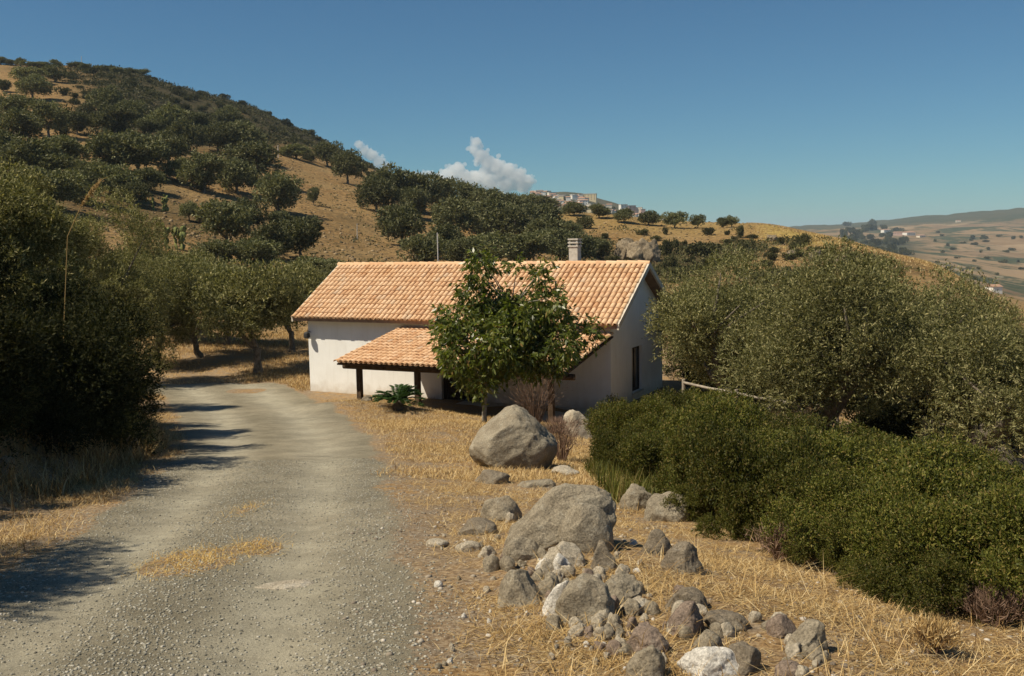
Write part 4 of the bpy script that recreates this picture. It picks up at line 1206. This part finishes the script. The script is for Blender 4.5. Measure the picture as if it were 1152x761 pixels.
post(402, 270, 18, 'thin pale stake on the bare slope beside the grove', 'metal', .06)
post(92, 76, 12, 'thin mast on the skyline of the high hill', 'metal', .14)

# ------------------------------------------------------------------ hill town and farm houses
def town_mat(name, c, roof=False):
    m, nt, out = newmat(name)
    tc = nd(nt, 'ShaderNodeTexCoord').outputs['Object']
    n = noise(nt, tc, .3, 4); cc = ramp(nt, n, [(.3, tuple(v*.85 for v in c)), (.7, c)])
    princ(nt, out, cc, .95, .1); return m
TW = [town_mat('town_wall_%s' % n, c) for n, c in (('cream', (.74, .66, .52)), ('white', (.82, .79, .71)), ('pink', (.55, .38, .31)), ('ochre', (.70, .57, .34)), ('grey', (.56, .52, .46)))]
TR = town_mat('town_roof', (.40, .24, .16)); TG = town_mat('town_window', (.09, .09, .10))
def building(px, py, wpx, hpx, wall, label, Y=1800, flat=False, rot=0, group='houses of the hill town', name='town_house', floors=None, tmin=900):
    p = hit(px, py, tmin)
    if p is None: return
    w = wpx/F*p[1]; h = hpx*.8/F*p[1]; d = max(w*.7, 9); ov = .25
    t = thing(name, label, 'house' , (p[0], p[1], p[2]-h*.35), rot, group); h *= 1.35
    b = MB(); b.box(-w/2, w/2, -d/2, d/2, -6, h); b.build('wall', TW[wall], t)
    b = MB()
    if flat: b.box(-w/2-.3, w/2+.3, -d/2-.3, d/2+.3, h+.01, h+.8)
    else:
        rh = d*.16
        V = [(-w/2-.5, -d/2-.5, h+.01), (w/2+.5, -d/2-.5, h+.01), (w/2+.5, d/2+.5, h+.01), (-w/2-.5, d/2+.5, h+.01), (-w/2-.5, 0, h+rh), (w/2+.5, 0, h+rh)]
        b.add(V, [(0, 1, 5, 4), (2, 3, 4, 5), (0, 4, 3), (1, 2, 5), (3, 2, 1, 0)])
    b.build('roof', TR if not flat else TW[4], t)
    nf = max(1, int(h*.75/3.2)); nw = max(1, int(w/4.5))
    for i in range(nw):
        for j in range(nf):
            if nw*nf > 40 or w < 9: continue
            x = -w/2+w*(i+.5)/nw; z = h-2.6-j*3.2
            b = MB(); b.box(x-.5, x+.5, -d/2-.05, -d/2+.3, z-.2, z+1.4); b.build('window', TG, t)
rg = random.Random(33)
for (px, py, w, h, wl, l, fl) in [
 (611,217,10,6,0,'pale ruined castle block at the top left of the hill town',True),(619,216,5,7,1,'slim tower house at the top of the hill town',True),
 (606,220,8,6,4,'grey house at the far left end of the hill town',True),(664,226,14,9,3,'yellow palace standing tallest in the middle of the hill town',True),
 (656,232,10,8,1,'white house just left of the yellow palace',False),
 (701,238,8,9,1,'first white apartment block right of the dark trees of the town',True),(710,240,9,10,2,'pink apartment block in the right part of the town',True),
 (719,242,7,10,0,'cream apartment block beside the pink one',True),(723,244,5,10,2,'narrow red apartment block, last of the row',True),(735,248,11,5,1,'low white house at the right end of the town',False)]:
    building(px, py, w, h, wl, l, flat=fl, rot=rg.uniform(-.4, .4))
for i in range(60):
    px = rg.uniform(598, 664); py = 217+(px-600)*.12+rg.uniform(0, 15)
    building(px, py, rg.uniform(4.5, 9), rg.uniform(3.5, 6), rg.choice([0, 1, 1, 0, 4, 3]), 'small pale house in the crowded part of the hill town', flat=rg.random() < .4, rot=rg.uniform(-.6, .6))
for i in range(30):
    px = rg.choice([rg.uniform(626, 650), rg.uniform(676, 700), rg.uniform(700, 760)]); py = 221+(px-600)*.2+rg.uniform(-3, 14)
    place_shrub(px, py, rg.uniform(5, 11), rg.uniform(3, 5), 'dark tree among the houses of the hill town', 'trees of the hill town', rg, 'town_tree', 900)
for (px, py, w, h, wl, l) in [(996,262,8,4,1,'farmhouse with red roof at the left of the far valley farms'),(1010,265,9,4,2,'reddish barn in the middle of the far valley farms'),
                              (1022,265,12,4,1,'long white farm shed in the far valley'),(1078,250,5,2,0,'tiny pale farmhouse high on the far brown hill'),
                              (1118,328,11,7,1,'small white house with red roof below the fields at right'),(1036,267,8,2.4,0,'low farm shed at the right of the far valley farms')]:
    building(px, py, w, h, wl, l, group='farm houses in the valley', name='farm_house', rot=rg.uniform(-.4, .4), tmin=420)

rg = random.Random(35)
for i in range(26):
    px = rg.uniform(672, 748); py = 229+(px-672)*.26+rg.uniform(0, 9)
    building(px, py, rg.uniform(3, 6), rg.uniform(3, 4.5), rg.choice([0, 1, 1, 2]), 'small pale house along the right slope of the hill town', flat=rg.random() < .5, rot=rg.uniform(-.6, .6))
# ------------------------------------------------------------------ ground cover
def blades(name, pts, L, W, mat, seed, lie=.5, parent=None, azi=None):
    """curved grass blades, five corners each"""
    rs = np.random.RandomState(seed); n = len(pts)
    a = rs.rand(n)*6.283 if azi is None else azi+rs.normal(size=n)*.6
    el = np.clip(rs.normal(lie, .35, n), .05, 1.5)
    L = L*(.5+rs.rand(n)); W = W*(.6+.8*rs.rand(n))
    h = np.stack([np.cos(a), np.sin(a), 0*a], -1); s = np.stack([-np.sin(a), np.cos(a), 0*a], -1)*W[:, None]*.5
    d1 = h*np.cos(el)[:, None]+np.array([0, 0, 1])*np.sin(el)[:, None]
    e2 = el-.5*rs.rand(n); d2 = h*np.cos(e2)[:, None]+np.array([0, 0, 1])*np.sin(e2)[:, None]
    m = pts+d1*(L*.5)[:, None]; t = m+d2*(L*.5)[:, None]
    V = np.stack([pts-s, pts+s, m+s*.7, m-s*.7, t], 1)
    b = np.arange(n)[:, None]*5
    Q = np.concatenate([b+0, b+1, b+2, b+3], 1); T = np.concatenate([b+3, b+2, b+4, b+4], 1)
    me = bpy.data.meshes.new(name)
    V = V.reshape(-1, 3).astype(np.float32)
    lq = np.concatenate([Q, (T[:, :3])], 1).astype(np.int32).ravel()
    me.vertices.add(len(V)); me.vertices.foreach_set('co', V.ravel())
    me.loops.add(len(lq)); me.loops.foreach_set('vertex_index', lq)
    me.polygons.add(2*n)
    ls = (np.arange(n)[:, None]*7+np.array([0, 4])).astype(np.int32).ravel(); lt = np.tile(np.array([4, 3], np.int32), n)
    me.polygons.foreach_set('loop_start', ls); me.polygons.foreach_set('loop_total', lt)
    me.update(calc_edges=True); me.materials.append(M[mat])
    return me
def sample(n, x0, x1, y0, y1, dens, seed, bias=1.0):
    rs = np.random.RandomState(seed)
    y = y0+(y1-y0)*rs.rand(n*2)**bias; x = x0(y)+(x1(y)-x0(y))*rs.rand(n*2)
    k = rs.rand(n*2) < dens(x, y); x, y = x[k][:n], y[k][:n]
    return np.stack([x, y, H(x, y)+.002], -1)
xr_ = lambda y: np.interp(y, RY, RC)+np.interp(y, RY, RW)
xl_ = lambda y: np.interp(y, RY, RC)-np.interp(y, RY, RW)
def dens_r(x, y):
    d = x-xr_(y)
    a = sstep(.0, .9, d+.5*fbm(x/.8, y/.8, 0, 61, 3))
    return a*np.clip(.42+1.7*fbm(x/.5, y/.5, 0, 60, 3), .05, 1)*(1-.35*np.exp(-((x-.1)/.8)**2-((y-6.8)/1.6)**2))
P = sample(125000, lambda y: xr_(y)-.3, lambda y: xr_(y)+2+y*.52, 3.6, 15, dens_r, 1, 1.3)
g1 = link('dry_grass', blades('dry_grass', P, .095, .0042, 'straw', 2, .08)); tag(g1, 'matted dry straw covering the verge and slope right of the road', 'dry grass', kind='stuff')
dn2 = lambda x, y: np.clip(.3+1.2*fbm(x/.7, y/.7, 0, 62, 3), 0, 1)*sstep(.1, 1, x-xr_(y))
P = sample(15000, lambda y: xr_(y)-.1, lambda y: xr_(y)+2+y*.5, 4, 14, dn2, 5, 1.2)
o = link('dry_grass', blades('dry_grass', P, .24, .0045, 'straw', 3, .22)); tag(o, 'longer tangled straw stems on the slope around the stones', 'dry grass', kind='stuff')
dens_m = lambda x, y: sstep(-.1, .8, x-xr_(y)+.6*fbm(x/1.1, y/1.1, 0, 63, 3))*np.clip(.6+.9*fbm(x/1.5, y/1.5, 0, 64, 3), .1, 1)*((to_house(x, y)[1] < -3.0) | ((to_house(x, y)[1] < -.05) & (to_house(x, y)[0] < -PL+1.5)) | (to_house(x, y)[0] < -HL-.05))
P = sample(130000, lambda y: xr_(y)-.3, lambda y: np.minimum(xr_(y)+9, 4.5), 14, 36, dens_m, 7)
o = link('dry_grass', blades('dry_grass', P, .11, .008, 'straw', 4, .4)); tag(o, 'dry yellow grass of the verge between road and porch', 'dry grass', kind='stuff')
dens_l = lambda x, y: np.clip(.6+.9*fbm(x/.8, y/.8, 0, 65, 3), .1, 1)*sstep(-.1, .5, xl_(y)-x+.4*fbm(x/.9, y/.9, 0, 66, 3))
P = sample(70000, lambda y: np.interp(y, BY, BX)-1.0, lambda y: xl_(y)+.2, 4, 34, dens_l, 8)
o = link('dry_grass', blades('dry_grass', P, .10, .006, 'straw', 5, .45)); tag(o, 'strip of dry grass between the gravel and the left bank', 'dry grass', kind='stuff')
P = sample(60000, lambda y: np.interp(y, BY, BX)-3.4, lambda y: np.interp(y, BY, BX)+.2, 6, 36, lambda x, y: np.clip(.4+1.3*fbm(x/.6, y/.6, 0, 67, 3), 0, 1), 9)
o = link('bank_grass', blades('bank_grass', P, .34, .010, 'straw', 6, .9)); tag(o, 'shaded dry grass hanging on the face of the left bank', 'grass', kind='stuff')
dens_f = lambda x, y: np.clip(.5+1.2*fbm(x/2.2, y/2.2, 0, 68, 3), 0, 1)*(road_mask(x, y) < .4)*((to_house(x, y)[0] < -HL-.1) | (to_house(x, y)[1] > HW+.2) | (to_house(x, y)[1] < -2.6))
P = sample(90000, lambda y: -.42*y, lambda y: -.1*y, 36, 62, dens_f, 10)
o = link('field_grass', blades('field_grass', P, .16, .014, 'straw', 7, .8)); tag(o, 'short dry grass of the field under the olive trees', 'grass', kind='stuff')
# straw patches lying on the gravel
P = sample(9000, lambda y: -3.6+0*y, lambda y: -1.8+0*y, 7, 12.2, lambda x, y: straw_on_road(x, y)**1.5, 11)
o = link('straw_patch', blades('straw_patch', P, .085, .004, 'gold', 8, .3)); tag(o, 'golden straw patch lying on the gravel between the wheel tracks', 'straw', kind='stuff')
# ridge grass blades catch the light on the golden spur
def ridge_pts(n, seed):
    rs = np.random.RandomState(seed); th = np.arctan((rs.uniform(840, 1130, n*3)-CX)/F); r = rs.uniform(150, 300, n*3)
    x, y = np.sin(th)*r, np.cos(th)*r; k = rs.rand(n*3) < np.clip(.5+fbm(x/12, y/12, 0, 70, 3), 0, 1); x, y = x[k][:n], y[k][:n]
    return np.stack([x, y, H(x, y)], -1)
o = link('ridge_grass', blades('ridge_grass', ridge_pts(70000, 3), .30, .06, 'straw', 9, .9)); tag(o, 'tall golden grass on the crest of the right ridge', 'grass', kind='stuff')
# weeds: a few green blades by the hedge corner
P = sample(5000, lambda y: 1.2+0*y, lambda y: 2.8+0*y, 12, 17, lambda x, y: np.clip(fbm(x/.6, y/.6, 0, 71, 3)+.3, 0, 1), 12)
o = link('green_weeds', blades('green_weeds', P, .3, .012, 'lentisk', 10, 1.1)); tag(o, 'green weeds between the boulder and the corner of the hedge', 'weeds', kind='stuff')

# loose gravel
def stones(name, P, smin, smax, mat, seed):
    rs = np.random.RandomState(seed); n = len(P)
    V0, F0 = ICO[2][0][:12], None
    import bmesh
    bm = bmesh.new(); bmesh.ops.create_icosphere(bm, subdivisions=1, radius=1); V0 = np.array([v.co[:] for v in bm.verts]); F0 = np.array([[v.index for v in f.verts] for f in bm.faces]); bm.free()
    s = smin+(smax-smin)*rs.rand(n)**3
    sc = s[:, None]*np.stack([.8+.5*rs.rand(n), .7+.4*rs.rand(n), .4+.4*rs.rand(n)], -1)
    V = V0[None]*(1+.3*(rs.rand(n, len(V0), 1)-.5))*sc[:, None, :]
    a = rs.rand(n)*6.28; c, si = np.cos(a)[:, None], np.sin(a)[:, None]
    X = V[..., 0]*c-V[..., 1]*si; Y = V[..., 0]*si+V[..., 1]*c
    V = np.stack([X, Y, V[..., 2]], -1)+P[:, None, :]
    Fc = (F0[None]+np.arange(n)[:, None, None]*len(V0)).reshape(-1, 3)
    return link(name, mesh_np(name, V, Fc, mat))
def gm(name, stops):
    m, nt, out = newmat(name); g = nd(nt, 'ShaderNodeNewGeometry')
    princ(nt, out, ramp(nt, g.outputs['Random Per Island'], stops), .9, .2); return m
GM = gm('gravel_stones', [(0, (.14, .13, .10)), (.4, (.27, .255, .20)), (.85, (.40, .38, .31)), (.995, (.46, .43, .36)), (1, (.60, .57, .50))])
def dens_g(x, y):
    d, w = road_uv(x, y); u = d/w
    return road_mask(x, y)*np.clip(1.05-.85*np.maximum(np.exp(-((u-.45)/.30)**2), np.exp(-((u+.5)/.24)**2))+.3*fbm(x, y, 0, 72, 3), .12, 1)
P = sample(48000, lambda y: xl_(y)-.4, lambda y: xr_(y)+.5, 3.8, 17, dens_g, 13, 1.5)
o = stones('gravel', P, .0028, .013, GM, 14); tag(o, 'loose gravel strewn over the dirt road', 'gravel', kind='stuff')
P = sample(3600, lambda y: xr_(y)-.4, lambda y: xr_(y)+5, 3.8, 13, lambda x, y: np.clip(.4+fbm(x/.9, y/.9, 0, 73, 3), 0, 1), 15, 1.3)
o = stones('gravel', P, .005, .026, gm('verge_stones', [(0, (.16, .13, .10)), (.8, (.34, .29, .22)), (1, (.58, .53, .45))]), 16); tag(o, 'pebbles strewn through the dry straw of the slope', 'gravel', kind='stuff')

o = stones('clods', clod_pts(26000, 4), .06, .42, gm('clod_earth', [(0, (.07, .06, .03)), (.5, (.16, .11, .055)), (1, (.38, .28, .16))]), 17); tag(o, 'clods and tufts strewn over the tilled hillside', 'clods', kind='stuff')

# ------------------------------------------------------------------ clouds
def cloud(spec, label, seed, Y=9000):
    m = M.get('cloud')
    if m is None:
        m, nt, out = newmat('cloud_vapour')
        v = nd(nt, 'ShaderNodeVolumePrincipled'); v.inputs['Color'].default_value = (.99, .99, .99, 1); v.inputs['Density'].default_value = .015
        v.inputs['Anisotropy'].default_value = .1
        nt.links.new(v.outputs[0], out.inputs['Volume']); M['cloud'] = m
    V, Fc = ICO[3]; allV = []; allF = []; n = 0
    rs = random.Random(seed)
    blobs = []
    for (px, py, r) in spec:
        r *= 1.15; d = ray(px, py); p = d*(Y/d[1]); blobs.append((p, r/F*Y))
        for _ in range(11):
            a = rs.uniform(0, 6.28); q = rs.uniform(.6, 1.15); blobs.append((p+np.array([math.cos(a)*q, rs.uniform(-.6, .6), math.sin(a)*q])*r/F*Y, r/F*Y*rs.uniform(.12, .42)))
    # one closed skin round all the puffs, by remeshing
    for p, r in blobs:
        nz = .82+.35*fbm(V[:, 0]*2.5+p[0], V[:, 1]*2.5, V[:, 2]*2.5, seed, 3)
        allV.append(V*nz[:, None]*r+p); allF.append(Fc+n); n += len(V)
    me = mesh_np('cloud', np.concatenate(allV), np.concatenate(allF), m)
    o = link('cloud', me); md = o.modifiers.new('skin', 'REMESH'); md.mode = 'VOXEL'; md.voxel_size = 7
    dg = bpy.context.evaluated_depsgraph_get(); me2 = bpy.data.meshes.new_from_object(o.evaluated_get(dg)); o.modifiers.clear(); o.data = me2
    me2.materials.clear(); me2.materials.append(m)
    tag(o, label, 'cloud', 'clouds behind the hill'); return o
cloud([(404,163,5),(410,170,6),(418,175,7),(426,182,7),(434,190,7)], 'small white cloud just behind the shoulder of the high hill', 1)
cloud([(536,160,6),(533,168,6),(540,175,8),(548,183,9),(558,188,10),(570,193,10),(582,199,10),(592,205,9),(515,190,8),(508,196,9),(522,200,10),(535,202,11),(550,206,11),(570,208,10),(484,198,6),(494,202,8),(478,196,4),(466,198,5),(455,196,4),(472,201,7),(500,203,9),(585,207,9),(560,200,9),(545,196,8),(528,206,10)],
      'larger white cloud with a tall puff left of the hill town', 2)

# ------------------------------------------------------------------ haze
def haze():
    b = MB(); b.box(-14500, 14500, -14500, 14500, -260, 150)
    m, nt, out = newmat('valley_haze')
    v = nd(nt, 'ShaderNodeVolumePrincipled'); v.inputs['Color'].default_value = (.62, .80, .95, 1); v.inputs['Density'].default_value = HAZE_D
    v.inputs['Anisotropy'].default_value = .0
    nt.links.new(v.outputs[0], out.inputs['Volume'])
    o = b.build('haze', m); tag(o, 'thin blue air haze over the valley', 'haze', kind='stuff')
HAZE_D = .00009
haze()

# ------------------------------------------------------------------ light and camera
EL = 54; SX, SY = -1.0, -.42
sd = Vector((SX, SY, math.hypot(SX, SY)*math.tan(R(EL)))).normalized()
sl = bpy.data.lights.new('sun', 'SUN'); sl.energy = 5.0; sl.angle = R(.53); sl.color = (1.0, .89, .71)
so = bpy.data.objects.new('sun', sl); col.objects.link(so); so.rotation_euler = (-sd).to_track_quat('-Z', 'Y').to_euler()
w = bpy.data.worlds.new('World'); scene.world = w; w.use_nodes = True
nt = w.node_tree; bg = nt.nodes['Background']
sky = nt.nodes.new('ShaderNodeTexSky'); sky.sky_type = 'NISHITA'; sky.sun_disc = False
sky.sun_elevation = R(EL); sky.sun_rotation = math.atan2(SX, SY)
sky.altitude = 600; sky.air_density = 1.0; sky.dust_density = .0; sky.ozone_density = 2.0
tint = nt.nodes.new('ShaderNodeMix'); tint.data_type = 'RGBA'; tint.blend_type = 'MULTIPLY'; tint.inputs[0].default_value = 1
nt.links.new(sky.outputs[0], tint.inputs[6]); tint.inputs[7].default_value = (.56, .93, 1.10, 1)
nt.links.new(tint.outputs[2], bg.inputs[0]); bg.inputs[1].default_value = .053

cam = bpy.data.cameras.new('camera'); co = bpy.data.objects.new('camera', cam); col.objects.link(co)
cam.sensor_width = 36; cam.lens = 36*F/1152; cam.clip_start = .05; cam.clip_end = 40000
co.matrix_world = Matrix.Rotation(R(90)-PITCH, 4, 'X') @ Matrix.Rotation(ROLL, 4, 'Z')
scene.camera = co
vs = scene.view_settings; vs.view_transform = 'Standard'; vs.look = 'None'; vs.exposure = .2; vs.gamma = 1; vs.use_curve_mapping = False
cy = scene.cycles
cy.max_bounces = 8; cy.diffuse_bounces = 3; cy.glossy_bounces = 2; cy.transmission_bounces = 4; cy.volume_bounces = 6; cy.transparent_max_bounces = 8
cy.use_denoising = True
try: cy.denoiser = 'OPENIMAGEDENOISE'
except Exception: pass
